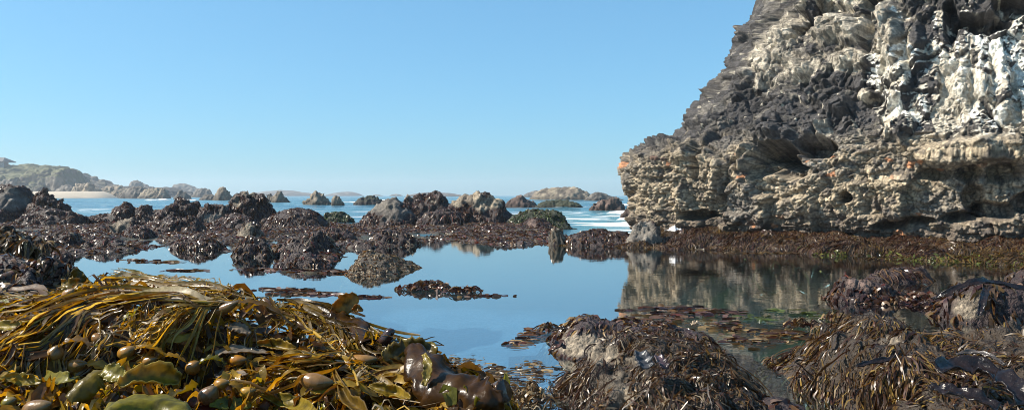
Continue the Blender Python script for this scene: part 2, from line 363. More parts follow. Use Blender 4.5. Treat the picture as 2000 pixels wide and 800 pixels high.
def build_reef():
    xs = np.linspace(-24, 17, 700); ys = np.concatenate([np.linspace(-12, 2, 20), np.linspace(2.2, 32, 560)])
    X, Y = np.meshgrid(xs, ys, indexing='ij'); x = X.ravel(); y = Y.ravel(); z, n, t = reef_z(x, y)
    V = np.stack([x, y, z], 1); Q = gridfaces(len(xs), len(ys))
    c = np.array([.035, .040, .024]) * np.ones((len(x), 3)); op = ((1 - sm(1.0, 2.8, x + (fbm(V * 1.1, 3, 48) - .5) * 2)) * (1 - sm(.0, .3, sm(-4.5, -1.0, y - np.interp(HX + F * x / np.maximum(y, 1), SH[:, 0], SH[:, 1])))))[:, None]; c = c * (1 - op) + np.array([.14, .19, .24]) * op; g = (sm(.5, .68, fbm(V * (.6, 1.3, 0), 4, 44)) * sm(1.0, 3.2, x))[:, None]  # pale blue bed in open pool stands in for reflected sky, darker near shore
    c = c * (1 - g) + np.array([.045, .062, .018]) * g
    br = sm(.5, .66, fbm(V * 1.7, 4, 45))[:, None] * (1 - op * .8); c = c * (1 - br) + np.array([.05, .03, .015]) * br
    above = sm(-.06, .02, z)[:, None]; c = c * (1 - above) + np.array([.05, .032, .025]) * above
    c = c * (1 - (1 - op * .75) * .8 * (1 - (.25 + 1.5 * fbm(V * 11, 3, 46)[:, None])) * .9)
    structure('seabed', mesh('seabed', V, Q, np.hstack([c, .6 + 0 * z[:, None]]), True, (M_rock,)))
    fz = V[Q][:, :, 2].mean(1); fy = V[Q][:, :, 1].mean(1); fx = V[Q][:, :, 0].mean(1)
    wgt = sm(-.05, .03, fz) * (fy > 9) * (fy < 31) * (fx > -22) * (fx < 5)
    o = weed_strips('shore_seaweed', V, Q, wgt, 1.7, .10, .03, RED + TAN[:2] + BROWN[:2], None, .3, .05, cap=80000)
    o['kind'] = 'stuff'; tag(o, 'dark red and brown seaweed carpeting the low reef shelf behind the pool', 'seaweed')
    # weed growing under water, near the surface, in the pool beneath the stack
    wgt = sm(-.5, -.3, fz) * sm(.8, 2.2, fx) * (fy > 3.5) * (fy < 14) * (fx < 9) * sm(.42, .6, fbm(np.stack([fx * .9, fy * 1.6, fx * 0], 1), 3, 47))
    o = weed_strips('submerged_seaweed', V, Q, wgt, .6, .22, .02, GREEN + BROWN[:2], None, .9, -.35, cap=16000)
    o['kind'] = 'stuff'; tag(o, 'green and brown weed growing under the shallow water below the sea stack', 'seaweed')
build_reef()
# ------------------------------------------------------------------ far shore
def far_ridge(name, poly, Y, df, db, kind, label=None, cat='rock', group=None, rough=.16, res=None, seed=0, struct=False, cell=None, tint=None, base=-1.0, pw=1.6, facet=1.0):
    w = (poly[-1][0] - poly[0][0]) / F * Y
    V, Q, N, c1, c2 = ridge(poly, Y, df, db, res or max(.06, Y * .0011), base, rough, cell or w * .12, seed, pw, facet=facet, tips=.08)
    zr = V[:, 2] / max(.5, V[:, 2].max())
    a, b = [np.array(q) * .78 for q in BARE[kind]]; n = fbm(V / (w * .06) + seed, 4, seed + 2)[:, None]
    col = np.array(a) * (1 - sm(.4, .6, n)) + np.array(b) * sm(.4, .6, n); col = col * (.7 + .6 * c1[:, :1])
    if tint is not None:
        g = (sm(.15, .6, N[:, 2]) * sm(.25, .5, zr + (n[:, 0] - .5) * .8))[:, None]; col = col * (1 - g) + np.array(tint) * (.7 + .6 * n) * g
    wet = (1 - sm(.12, .35, zr + (n[:, 0] - .5) * .3))[:, None]; col = col * (1 - .6 * wet)
    cen = np.array([V[:, 0].mean(), Y, 0.0])
    o = obj(name, mesh(name, V - cen, Q, np.hstack([col, .85 + 0 * n]), True, (M_far,)), None, cen)
    if struct: o['kind'] = 'structure'
    else: tag(o, label, cat, group)
    return o
GRASS = (.075, .078, .030)
far_ridge('headland', [(-620, 290), (-300, 300), (-60, 318), (0, 319), (30, 322), (50, 324), (60, 321), (100, 328), (127, 330), (134, 347), (165, 348), (190, 358), (206, 364), (250, 368), (330, 371)], 430, 60, 60, 'grey', struct=True, tint=GRASS, seed=3, rough=.10, pw=2.6, cell=14)
far_ridge('bluff', [(48, 348), (56, 335), (90, 331), (126, 331), (133, 345), (142, 362)], 365, 8, 30, 'grey', struct=True, seed=4, rough=.12, tint=GRASS, pw=3.5, cell=5)
far_ridge('slope', [(-500, 330), (-200, 335), (0, 346), (40, 350), (60, 358), (80, 366)], 360, 18, 30, 'grey', struct=True, seed=8, rough=.16, tint=GRASS, cell=5)
def sand():
    xs = np.linspace(-330, -100, 80); ys = np.linspace(225, 420, 50); X, Y = np.meshgrid(xs, ys, indexing='ij'); x = X.ravel(); y = Y.ravel()
    ed = 252 + 4 * np.sin(x * .06) + 60 * sm(-162, -140, x); z = -.5 + 3.0 * sm(-12, 50, y - ed) - 5 * sm(-8, 4, x + .4886 * y)
    V = np.stack([x, y, z], 1); c = np.array([.42, .35, .26]) * (.9 + .2 * fbm(V * .3, 3, 71)[:, None])
    c = np.where((z < .12)[:, None], c * .62, c)
    structure('beach', mesh('beach', V, gridfaces(80, 50), np.hstack([c, .9 + 0 * z[:, None]]), True, (M_sand,)))
sand()
FR = [  # poly, Y, kind, label
    (lump(-20, 62, 352, 384, 6, 1, .4), 335, 'grey', 'dark rocky outcrop at the foot of the headland, left edge of the photo'),
    (lump(58, 106, 358, 383, 5, 2, .5), 330, 'dark', 'nearly black boulder outcrop below the headland bluff beside the beach'),
    (lump(96, 160, 362, 380, 6, 3, .6), 330, 'grey', 'low grey rock shelf behind the pale sand beach'),
    (lump(138, 176, 356, 380, 5, 4, .5, pw=4.0), 320, 'tan', 'blocky brown rock standing behind the right part of the beach'),
    (lump(158, 200, 357, 381, 5, 5, .4, pw=4.0), 315, 'tan', 'brown notched rock next to the blocky one above the beach'),
    (lump(190, 262, 363, 381, 7, 6, .5, pw=4.0), 318, 'tan', 'long low brown rock at the right end of the beach'),
    (lump(234, 300, 365, 387, 7, 7, .5, pw=4.0), 250, 'grey', 'low rock ridge standing in the sea right of the beach'),
    (lump(268, 335, 366, 388, 7, 8, .6, pw=4.0), 235, 'tan', 'broken tan rock ridge in the sea, lit along its seaward end'),
    (lump(338, 372, 372, 390, 5, 9, .5, pw=4.0), 200, 'grey', 'small rounded rock in the sea beside white surf left of centre'),
    (lump(246, 300, 352, 372, 5, 10, .25), 560, 'grey', 'flat-topped hazy rock stack behind the beach ridge, left of the others'),
    (lump(328, 402, 357, 378, 6, 11, .25), 700, 'grey', 'hazy stack with a sloping right shoulder, far behind the surf'),
    (lump(372, 420, 367, 386, 5, 12, .4, pw=4.0), 380, 'grey', 'dark low skerry in front of the hazy sloping stack'),
    (lump(388, 430, 378, 390, 5, 13, .5), 165, 'grey', 'small low rock at the left foot of the peaked tan sea rock'),
    (lump(415, 458, 364, 390, 6, 14, .42), 160, 'tan', 'peaked tan sea rock rising behind the weedy ridge'),
    (lump(450, 490, 378, 391, 5, 15, .3), 155, 'tan', 'low tan rock trailing right of the peaked sea rock'),
    (lump(514, 538, 376, 394, 4, 16, .6), 118, 'grey', 'dark little rock leaning on a tan knobbed rock in the sea'),
    ([(528, 394), (534, 382), (539, 374), (548, 373), (553, 381), (561, 386), (567, 394)], 112, 'tan', 'tan sea rock with a square knob on top'),
    ([(590, 398), (598, 389), (606, 379), (615, 373), (625, 374), (631, 380), (640, 385), (648, 397)], 85, 'tan', 'broad tan twin-peaked sea rock in open water left of centre'),
    ([(644, 399), (648, 387), (654, 380), (661, 383), (668, 391), (673, 400)], 80, 'tan', 'small pointed tan rock next to the twin-peaked sea rock'),
    (lump(690, 764, 382, 401, 8, 19, .35), 84, 'dark', 'long dark weed-covered rock lying low in the surf at centre'),
    (lump(476, 640, 371, 383, 7, 20, .4), 1000, 'grey', 'faint long hazy islet on the horizon left of centre'),
    (lump(630, 712, 374, 383, 6, 21, .6), 1050, 'grey', 'faint flat hazy islet on the horizon above the twin-peaked rock'),
    (lump(722, 750, 379, 383, 4, 22, .5), 1000, 'grey', 'tiny hazy islet on the horizon behind the long dark rock'),
    (lump(758, 790, 378, 384, 4, 23, .5), 900, 'grey', 'small hazy hump on the horizon at centre'),
    (lump(785, 925, 375, 386, 9, 24, .35), 620, 'grey', 'wide low hazy island behind the boulders at centre'),
    ([(1018, 384), (1030, 376), (1044, 372), (1060, 372), (1080, 384)], 420, 'grey', 'hazy hump showing left of the domed island'),
    ([(1036, 389), (1043, 378), (1056, 370), (1075, 366), (1095, 365), (1115, 363), (1130, 367), (1146, 375), (1160, 382), (1176, 390)], 165, 'tan', 'large domed sandy brown island left of the sea stack'),
    ([(1140, 390), (1156, 377), (1168, 375), (1180, 377), (1200, 384), (1225, 392)], 150, 'grey', 'grey shoulder of rock sloping down right of the domed island'),
    (lump(978, 1052, 383, 404, 7, 28, .45), 68, 'redtan', 'reddish brown rock in the surf in front of the domed island'),
    (lump(1040, 1150, 388, 407, 8, 29, .4), 64, 'green', 'long low rock coated in dark green weed before the domed island'),
    ([(1148, 410), (1158, 396), (1166, 390), (1178, 392), (1190, 386), (1204, 385), (1216, 396), (1224, 412)], 54, 'redtan', 'dark reddish rock in the channel close beside the sea stack'),
    (lump(1208, 1250, 398, 430, 6, 31, .6), 34, 'redtan', 'small dark red rock at the left foot of the sea stack'),
]
for i, (pl, Y, kind, lab) in enumerate(FR):
    w_ = (pl[-1][0] - pl[0][0]) / F * Y
    far_ridge('far_island' if Y > 400 else 'sea_rock', pl, Y, w_ * .3, w_ * .35, kind, lab, 'island' if Y > 400 or 'island' in lab.split('left')[0] and 'domed sandy' in lab else 'rock', seed=40 + i, rough=.1 if 'domed' in lab else .14 if Y < 400 else .08,
              tint=(.03, .035, .018) if kind in ('green', 'dark') else None, cell=max(.4, w_ * .1))
# house on the headland
def box(x0, x1, y0, y1, z0, z1):
    V = np.array([(x, y, z) for x in (x0, x1) for y in (y0, y1) for z in (z0, z1)], float)
    return V, np.array([(0, 1, 3, 2), (4, 6, 7, 5), (0, 4, 5, 1), (2, 3, 7, 6), (0, 2, 6, 4), (1, 5, 7, 3)])
def house():
    Y = 415; p = PX(17, 323, Y); zb = p[2] - 1.2; s = Y / F
    t = thing('house', 'low grey house with overhanging roof and chimney on top of the headland', 'house', (p[0] - 9, Y, zb))
    def part(nm, V, Q, col, par=t, m=M_paint): return obj(nm, mesh(nm, V, Q, np.tile(np.array([*col, .7]), (len(V), 1)), False, (m,)), par)
    wl = part('wall', *box(-9, 6.4, -3.6, 4, -1.2, 3.2), (.16, .15, .14))
    V = np.array([(-10, -4.8, 3.2), (9, -4.8, 3.2), (10, 4.8, 3.2), (-10, 4.8, 3.2), (-10, -.5, 5.3), (7.2, -.5, 5.3), (-10, -4.8, 2.8), (9, -4.8, 2.8), (10, 4.8, 2.8), (-10, 4.8, 2.8)])
    rf = part('roof', V, [np.array([(0, 1, 5, 4), (2, 3, 4, 5), (0, 6, 7, 1), (1, 7, 8, 2), (2, 8, 9, 3), (9, 8, 7, 6), (3, 9, 6, 0)]), np.array([(1, 2, 5), (3, 0, 4)])], (.10, .095, .09))
    part('chimney', *box(-10.4, -7.2, -1, .6, 4.2, 8.4), (.12, .09, .08), rf)
    for x in (7.6, 8.6): part('post', *box(x, x + .3, -4.4, -4.1, -1.2, 2.8), (.5, .5, .48))
    for x in (-6, -2, 2.4):
        f = part('window', *box(x, x + 2.2, -3.7, -3.6, 1.0, 2.5), (.5, .5, .48)); part('pane', *box(x + .15, x + 2.05, -3.74, -3.705, 1.15, 2.35), (.03, .04, .05), f, M_glass)
house()
# ------------------------------------------------------------------ the sea stack
def catmull(P, n):
    P = np.array(P, float); m = len(P); out = []
    for i in range(m):
        a, b, c, d = P[i - 1], P[i], P[(i + 1) % m], P[(i + 2) % m]; t = np.linspace(0, 1, n, endpoint=False)[:, None]
        out.append(.5 * ((2 * b) + (c - a) * t + (2 * a - 5 * b + 4 * c - d) * t ** 2 + (3 * b - a - 3 * c + d) * t ** 3))
    return np.concatenate(out)
def build_stack():
    plan = [(2.56, 17.5), (2.95, 16.75), (4.2, 15.95), (6.2, 14.4), (8.6, 12.75), (11, 11.6), (14, 12.5), (16, 16), (15, 20), (11, 23), (7, 23.5), (4.2, 21), (2.8, 19)]
    c = catmull(plan, 200); seg = np.linalg.norm(np.diff(np.vstack([c, c[:1]]), axis=0), axis=1); s = np.concatenate([[0], np.cumsum(seg)]); Lt = s[-1]
    i0 = 0; s_end = s[200 * 5]                                   # dense along the face turned to the pool
    dense = np.arange(0, s_end, .0145); back = np.arange(s_end, s[200 * 12], .12); corner = np.arange(s[200 * 12], Lt, .03)
    sv = np.concatenate([dense, back, corner]); cx = np.interp(sv, s, np.append(c[:, 0], c[0, 0])); cy = np.interp(sv, s, np.append(c[:, 1], c[0, 1]))
    zz = np.concatenate([np.arange(-.5, 1.95, .0145), np.arange(1.95, 2.40, .0048), np.arange(2.40, 5.75, .0140), np.arange(5.8, 8.6, .09)])
    nu, nv = len(sv), len(zz)
    ctr = np.array([9.2, 18.2]); d = nrm(ctr - np.stack([cx, cy], 1))
    il = np.interp(zz, [-.5, .3, .5, 1.0, 1.6, 1.9, 2.05, 2.34, 2.8, 3.15, 3.7, 4.3, 4.75, 5.2, 6.5, 8.6], [.3, .22, .17, .08, 0, .12, .22, .42, .85, 1.2, 1.65, 2.15, 2.5, 2.95, 3.8, 5.8])
    step = np.interp(zz, [1.95, 2.1, 2.22, 2.36], [0, .18, .6, 1.0])
    fr = np.interp(zz, [-.5, .3, .6, 1.2, 1.7, 2.1, 2.4, 3.0, 4.2, 5.2, 6.5, 8.6], [.25, .2, .1, .12, -.02, .06, .3, .52, .82, 1.02, 1.7, 4.6])
    sd = np.minimum(sv, Lt - sv); wl = (1 - sm(1.2, 7.0, sd))[:, None]
    ins = wl * il[None, :] + (1 - wl) * fr[None, :] + (1 - sm(1.0, 3.2, sd))[:, None] * step[None, :]
    X = cx[:, None] + d[:, 0:1] * ins; Y = cy[:, None] + d[:, 1:2] * ins; Z = np.repeat(zz[None, :], nu, 0)
    V = np.stack([X, Y, Z], -1).reshape(-1, 3); Q = gridfaces(nu, nv, True); N = vnormals(V, Q)
    if (N[:nv] @ np.array([-1, -.5, 0])).mean() < 0: N = -N; Q = Q[:, ::-1]
    px = HX + F * V[:, 0] / V[:, 1]; py = HY - F * (V[:, 2] - CAMZ) / V[:, 1]
    front = (np.tile(sv[:, None], (1, nv)).ravel() < s_end) | (np.tile(sv[:, None], (1, nv)).ravel() > s[2400])
    z = V[:, 2]
    warp = (np.stack([fbm(V * .9, 3, 11 + k) for k in range(3)], 1) - .5)
    big, cb = blocks((V + warp * .9) * np.array([1.15, 1.15, .85]), 101)
    up, cu = blocks((V + warp * .22) * np.array([3.0, 3.0, 1.9]), 103)
    up2, cu2 = blocks((V + warp * .2) * np.array([7.2, 7.2, 4.6]), 105)
    lo, cl = blocks((V + warp * .3) * np.array([3.6, 3.6, 6.0]), 107)
    f1, f2, cp, _ = worley((V + warp * .12) * np.array([7.6, 7.6, 10.5]), 109)
    f1b, f2b, cpb, _ = worley((V + warp * .1) * np.array([15, 15, 17]), 115)
    lump_ = (.55 - f1) * .9 - np.clip(.10 - (f2 - f1), 0, .1) * 1.8
    fine = fbm(V * 22, 3, 111) - .5; up3, cu3 = blocks((V + warp * .1) * np.array([15, 15, 11]), 119)
    low = 1 - sm(1.75, 2.35, z + (fbm(V * 1.3, 3, 113) - .5) * .9)                  # lower barnacle band
    strat = np.sin(z * 27 + 5 * fbm(V * 1.1, 3, 117)) * .5
    disp = .26 * big + (1 - low) * (.15 * up + .075 * up2 + .035 * up3 + .03 * fine) + low * (.115 * lo + .06 * lump_ + .055 * (.5 - f1b) - .10 * np.clip(.13 - (f2b - f1b), 0, .13) + .010 * strat + .03 * fine)
    FEAT = [(1522, 303, 50, 34, -1.3), (1580, 285, 46, 30, -.7), (1490, 330, 30, 20, -.5), (1545, 335, 40, 18, -.5), (1655, 385, 17, 13, -.6), (1368, 421, 36, 12, -.6), (1356, 330, 13, 30, -.3), (1365, 290, 20, 18, -.2),
            (1735, 441, 45, 10, -.45), (1800, 432, 45, 13, -.5), (1865, 425, 48, 16, -.55), (1940, 410, 55, 22, -.6), (2010, 395, 50, 25, -.5), (1830, 343, 45, 14, -.4), (1895, 340, 40, 22, -.5), (1960, 340, 50, 24, -.45), (1900, 385, 22, 36, -.4),
            (1925, 40, 80, 22, -.55), (1855, 36, 18, 46, -.5), (1985, 14, 50, 26, -.5), (1700, 5, 30, 16, -.4), (1570, 50, 26, 30, -.4), (1690, 60, 12, 60, -.45), (1555, 160, 26, 14, -.3), (1620, 20, 50, 14, -.3), (1700, 190, 18, 12, -.3),
            (1505, 258, 75, 15, .20), (1458, 305, 16, 40, .2), (1300, 300, 50, 30, .08), (1860, 300, 90, 26, .28), (1965, 290, 60, 26, .25), (1640, 62, 44, 34, .34), (1740, 65, 26, 60, .34), (1790, 80, 16, 70, .25), (1660, 115, 50, 22, .18), (1540, 100, 30, 22, .2), (1530, 150, 36, 22, .16),
            (1560, 130, 22, 16, .2), (1920, 170, 26, 50, .2), (1960, 160, 22, 60, .22), (1880, 175, 20, 50, .2), (1760, 160, 24, 40, .25), (1640, 200, 22, 26, .2), (1700, 350, 120, 26, .08), (1600, 400, 80, 22, .06), (1430, 425, 24, 12, .15)]
    nw = (fbm(V * 2.2, 3, 121) - .5)
    fd = 0
    for (a, b, rx, ry, h) in FEAT:
        q = np.sqrt(((px - a) / rx) ** 2 + ((py - b) / ry) ** 2) + nw * 1.1
        fd = fd + h * (1 - sm(.62 if h < -.3 else .45, 1.02 if h < -.3 else 1.15, q))
    Hd = nrm(np.repeat(-d, nv, 0)); Hd = np.hstack([Hd, np.zeros((len(V), 1))]); Hd = nrm(Hd + N * np.array([2.4, 2.4, 1.9]))
    V = V + Hd * (disp + np.where(front, np.maximum(fd, -1.7), 0))[:, None]; N = vnormals(V, Q)
    # rock colours, with shade painted into the creases between the lower lumps
    n1 = fbm(V * 1.4 + 3, 4, 131); n2 = fbm(V * 6 + 3, 4, 132); n3 = fbm(V * 30, 3, 133)[:, None]
    dark = np.array([.044, .041, .041]); tan = np.array([.30, .245, .17]); gry = np.array([.155, .14, .12]); wht = np.array([.80, .78, .70]); brn = np.array([.10, .075, .055])
    tanm = sm(.56, .65, n1 * .45 + n2 * .25 + cu[:, 1] * .3) * (.18 + .82 * sm(1500, 1700, px + (n2 - .5) * 120))
    for (a, b, rx, ry) in ((1640, 62, 60, 45), (1740, 70, 50, 75), (1500, 120, 45, 60), (1660, 115, 60, 26), (1560, 130, 50, 25), (1540, 60, 40, 40)):
        tanm = np.maximum(tanm, .85 * (1 - sm(.5, 1.15, np.sqrt(((px - a) / rx) ** 2 + ((py - b) / ry) ** 2) + (n2 - .5) * 1.5)))
    cu_ = dark * (1 - tanm[:, None]) + (np.array([.42, .37, .29]) * (.55 + .7 * cu[:, :1])) * tanm[:, None]
    cu_ = cu_ * (.55 + .8 * cu2[:, 1:2]) * (.7 + .6 * cu3[:, 1:2])
    spk = sm(.90, .95, cu3[:, 2] * .7 + cu2[:, 2] * .3)[:, None]; cu_ = cu_ * (1 - spk) + np.array([.42, .38, .30]) * spk
    q = np.minimum(np.sqrt(((px - 1940) / 210) ** 2 + ((py - 150) / 125) ** 2), np.sqrt(((px - 1775) / 90) ** 2 + ((py - 165) / 90) ** 2))
    fall = 1 - sm(.55, 1.25, q + (n2 - .5) * .8); drip = fbm(V * np.array([7, 7, 1.6]), 4, 134)
    wm = sm(.40, .47, cu[:, 2] * .42 + cu2[:, 2] * .14 + drip * .30 + .22 * sm(-.35, .45, N[:, 2]) - .34 * (1 - fall) - .02) * (py < 285) * front * (fall > 0)
    wm = np.maximum(wm, sm(.93, .95, cu2[:, 0] * .6 + cu[:, 0] * .4) * (1 - sm(1.2, 2.6, q)) * (py < 270) * front)
    st = sm(.42, .62, fbm(V * np.array([5, 5, 2.2]) + 5, 4, 135))[:, None]
    cu_ = cu_ * (1 - wm[:, None]) + (wht * st + np.array([.50, .45, .36]) * (1 - st)) * (.7 + .4 * n3) * (.8 + .3 * cu2[:, 1:2]) * wm[:, None]
    lm = sm(.40, .60, n1 * .6 + n2 * .4)[:, None]
    pale = np.zeros(len(V))
    for (a, b, rx, ry) in ((1600, 375, 130, 50), (1330, 310, 90, 40), (1870, 290, 170, 30), (1760, 360, 100, 40), (1290, 390, 60, 50)):
        pale = np.maximum(pale, 1 - sm(.3, 1.25, np.sqrt(((px - a) / rx) ** 2 + ((py - b) / ry) ** 2) + (n2 - .5)))
    cl_ = gry * 1.1 * (1 - lm) + tan * .95 * lm; cl_ = cl_ * (1 - .6 * pale[:, None]) + np.array([.40, .325, .22]) * .6 * pale[:, None]
    cl_ = cl_ * (.62 + .45 * cp[:, :1] + .35 * cpb[:, 1:2]) * (.45 + .55 * sm(.0, .16, f2 - f1))[:, None] * (.55 + .45 * sm(.0, .18, f2b - f1b))[:, None]  # tone per lump, crease shade multiplied into the colour
    ft = (1 - sm(.35, .75, z + (n2 - .5) * .5))[:, None]; cl_ = cl_ * (1 - ft * .8) + brn * ft * .8
    red = (sm(.96, .98, cp[:, 2]) * ((np.abs(py - 325) < 22) | (py > 415)))[:, None]; cl_ = cl_ * (1 - red) + np.array([.34, .16, .08]) * red
    mus = (sm(.78, .9, cp[:, 1]))[:, None]; cl_ = cl_ * (1 - mus * .7) + np.array([.04, .035, .035]) * mus * .7
    cl_ = cl_ * np.array([1.16, 1.14, 1.12])
    col = cu_ * (1 - low[:, None]) + cl_ * low[:, None]
    col = col * (.6 + .8 * n3)
    cen = np.array([9.0, 17.0, 0.0])
    # closed top
    top = np.arange(nu) * nv + nv - 1; Vt = np.vstack([V, V[top].mean(0)]); ti = np.stack([top, np.roll(top, -1), np.full(nu, len(V))], 1)
    col = np.vstack([np.hstack([col, .82 - .1 * wm[:, None]]), [[.06, .06, .06, .8]]])
    o = obj('sea_stack', mesh('sea_stack', Vt - cen, [Q, ti], col, True, (M_cliff,)), None, cen)
    tag(o, 'huge dark sea stack with white stained face and tan barnacled base rising over the pool', 'sea stack')
build_stack()
# weedy shelf at its foot: slopes from the rock down to the pool
def foot_shelf():
    bx = np.array([2.0, 2.6, 3.0, 4.2, 6.2, 8.6, 11, 13]); by = np.array([17.6, 17.0, 16.7, 15.9, 14.35, 12.7, 11.5, 12.0])
    s = np.concatenate([[0], np.cumsum(np.hypot(np.diff(bx), np.diff(by)))]); u = np.arange(0, s[-1], .03); X0 = np.interp(u, s, bx); Y0 = np.interp(u, s, by)
    t = np.linspace(-.25, 1.35, 60); out = np.array([-.62, -.78])
    wid = 1.15 + .55 * fbm(np.stack([u * .5, u * 0, u * 0], 1), 3, 151) + .45 * sm(5, 9, u)
    hgt = .15 + .18 * fbm(np.stack([u * .9, u * 0, u * 0], 1), 3, 152) + .07 * np.exp(-((u - 2.6) / 1.2) ** 2)
    hgt = hgt * (.35 + .65 * sm(.2, 1.6, u))
    V = np.stack([X0[:, None] + out[0] * t * wid[:, None], Y0[:, None] + out[1] * t * wid[:, None], hgt[:, None] * (1 - np.clip(t, 0, 2)[None, :] ** 1.3) * np.ones_like(X0)[:, None]], -1).reshape(-1, 3)
    Q = gridfaces(len(u), 60); N = vnormals(V, Q)
    if N[:, 2].mean() < 0: Q = Q[:, ::-1]; N = -N
    V = V + N * ((fbm(V * 1.7, 4, 153) - .5) * .34 + (fbm(V * 9, 3, 154) - .5) * .10)[:, None]
    n = fbm(V * 3, 4, 155)[:, None]; c = np.array([.035, .020, .010]) * (1 - sm(.4, .6, n)) + np.array([.06, .035, .015]) * sm(.4, .6, n)
    cen = np.array([5.0, 15.0, 0.0]); o = thing('weedy_ledge', 'long low ledge under a mat of brown seaweed along the foot of the sea stack', 'rock ledge', cen)
    obj('rock', mesh('rock', V - cen, Q, np.hstack([c, .5 + 0 * n]), True, (M_rock,)), o)
    fz = V[Q].mean(1); wt = sm(-.06, .0, fz[:, 2])
    pn = sm(.44, .56, fbm(fz * np.array([.8, .8, 3]), 4, 157))
    weed_strips('seaweed', V - cen, Q, wt * (1 - pn), 2.6, .30, .013, [(.050, .026, .009), (.080, .046, .013), (.034, .017, .007), (.12, .075, .022), (.06, .034, .010)], o, .10, .25, K=6, cap=18000, jitter=.22, flow=(-.35, -.55, -.3), rough=(.25, .5), swirl=.35, ss=1.3)
    weed_strips('dark_seaweed', V - cen, Q, wt * pn, 2.4, .18, .018, [(.030, .012, .008), (.022, .010, .007), (.050, .024, .012), (.07, .04, .018)], o, .15, .25, K=5, cap=14000, jitter=.35, flow=(-.2, -.5, -.4), rough=(.18, .45), swirl=.5, ss=1.8)
    g = wt * (1 - sm(.02, .11, fz[:, 2])) * sm(4.6, 5.4, fz[:, 0]) * (1 - sm(7.0, 9.0, fz[:, 0])) * sm(.35, .5, fbm(fz * 2.5, 3, 156))
    weed_strips('green_algae', V - cen, Q, g, 1.6, .09, .022, [(.07, .085, .015), (.10, .11, .02), (.05, .06, .012)], o, .2, .1, cap=5000, flow=(-.2, -.4, 0))
foot_shelf()
# white wash where a wave pushes through behind the ledge
def wash():
    u = np.linspace(-1, 1, 70); v = np.linspace(-1, 1, 30); U, W = np.meshgrid(u, v, indexing='ij'); c = PX(1314, 452, 16.3)
    V = np.stack([c[0] + U * .34, 16.32 - .18 * U + W * .2, 0 * U], -1).reshape(-1, 3); n = fbm(V * 6, 4, 161)
    V[:, 2] = .06 + .24 * np.clip(1 - np.abs(U.ravel()) ** 2, 0, 1) * np.clip(1 - W.ravel() ** 2, 0, 1) ** .5 * (.5 + n) + (fbm(V * 16, 3, 162) - .5) * .16
    structure('surf', mesh('surf', V, gridfaces(70, 30), np.hstack([np.full((len(V), 3), .82), np.full((len(V), 1), .7)]), True, (M_sand,)))
wash()
DKBROWN = [(.038, .017, .006), (.056, .027, .008), (.020, .010, .005), (.070, .036, .010), (.030, .013, .006), (.10, .058, .017), (.045, .018, .010)]
# ================================================================== boulders of the reef between pool and sea
GN = 'weed covered boulders along the far side of the pool'
B = lambda *a, **k: boulder(*a, **{**dict(group=GN), **k})
B([(-150, 400), (-90, 385), (-30, 380), (5, 372), (20, 364), (38, 363), (52, 368), (62, 380), (72, 398), (80, 415), (90, 440)], 29.7, 'big boulder at the left photo edge with a bare grey slab on its sunny side', seed=1, spots=((18, 385, 31, 26),), kind='grey')
B([(52, 420), (62, 395), (75, 374), (88, 369), (98, 376), (112, 386), (124, 392), (134, 402), (142, 420)], 29.0, 'dark hump with weed on top, second from the left photo edge, sea right behind it', seed=2, bare=.12)
B([(25, 450), (45, 425), (62, 408), (85, 404), (105, 407), (128, 412), (150, 414), (160, 424), (166, 445)], 26.4, 'wide reddish weed mound in front of the two leftmost boulders', seed=3, bare=.18, pal=RED + BROWN[:1])
B([(150, 450), (165, 432), (180, 420), (200, 415), (222, 412), (232, 400), (246, 396), (258, 402), (262, 418), (270, 440)], 27.3, 'ragged dark ridge rock with a small round knob at its right end', seed=4, bare=.2, spots=((218, 424, 9, 10),))
B([(255, 440), (264, 408), (278, 401), (290, 406), (305, 408), (322, 402), (335, 396), (346, 412), (352, 440)], 27.4, 'uneven weedy rock saddle between the round knob and the tall reddish lump', seed=5, bare=.2)
B([(208, 475), (214, 450), (224, 432), (246, 425), (264, 430), (272, 444), (280, 470)], 20.7, 'weed boulder with a tan barnacled left face at the pool edge', seed=6, spots=((232, 436, 29, 18),), kind='barn', pal=RED + TAN[:1])
B([(216, 497), (228, 466), (246, 446), (268, 439), (290, 446), (302, 458), (312, 480), (318, 498)], 19.5, 'maroon weed dome hanging over the pool left of centre', seed=7, bare=.15, pal=RED + [(.075, .02, .018)])
B([(322, 440), (330, 405), (342, 391), (356, 386), (372, 389), (384, 396), (390, 415), (396, 440)], 27.8, 'tall reddish lump with a lumpy flat crest, left of the tan-patched rock', seed=8, bare=.22, pal=RED)
B([(290, 470), (308, 440), (322, 424), (345, 420), (362, 428), (378, 425), (395, 436), (404, 468)], 21.5, 'broad dark boulder with brown fringes below the tall reddish lump', seed=9, bare=.2, pal=RED + BROWN[:2])
B([(380, 450), (392, 412), (402, 402), (416, 398), (432, 400), (446, 399), (452, 415), (458, 450)], 26.7, 'dark weedy boulder streaked with pale bare stripes', seed=10, spots=((405, 424, 13, 12), (428, 424, 10, 10), (442, 402, 8, 8)), kind='grey')
B([(438, 440), (446, 392), (458, 382), (474, 375), (490, 374), (505, 382), (520, 390), (532, 398), (540, 412), (556, 440)], 27.6, 'tallest weedy boulder left of centre with a tan broken crest', seed=11, spots=((463, 396, 12, 16), (480, 378, 13, 6)), kind='tan', bare=.15)
B([(396, 470), (412, 440), (430, 425), (455, 418), (480, 420), (500, 428), (512, 444), (522, 470)], 24.6, 'blackish boulder with ropy weed below the tallest weedy boulder', seed=12, bare=.1)
B([(458, 482), (464, 455), (474, 440), (490, 431), (504, 435), (512, 450), (518, 482)], 18.9, 'small rough barnacled rock standing before the smooth weed dome', seed=13, bare=.45, kind='tan', pal=RED + TAN)
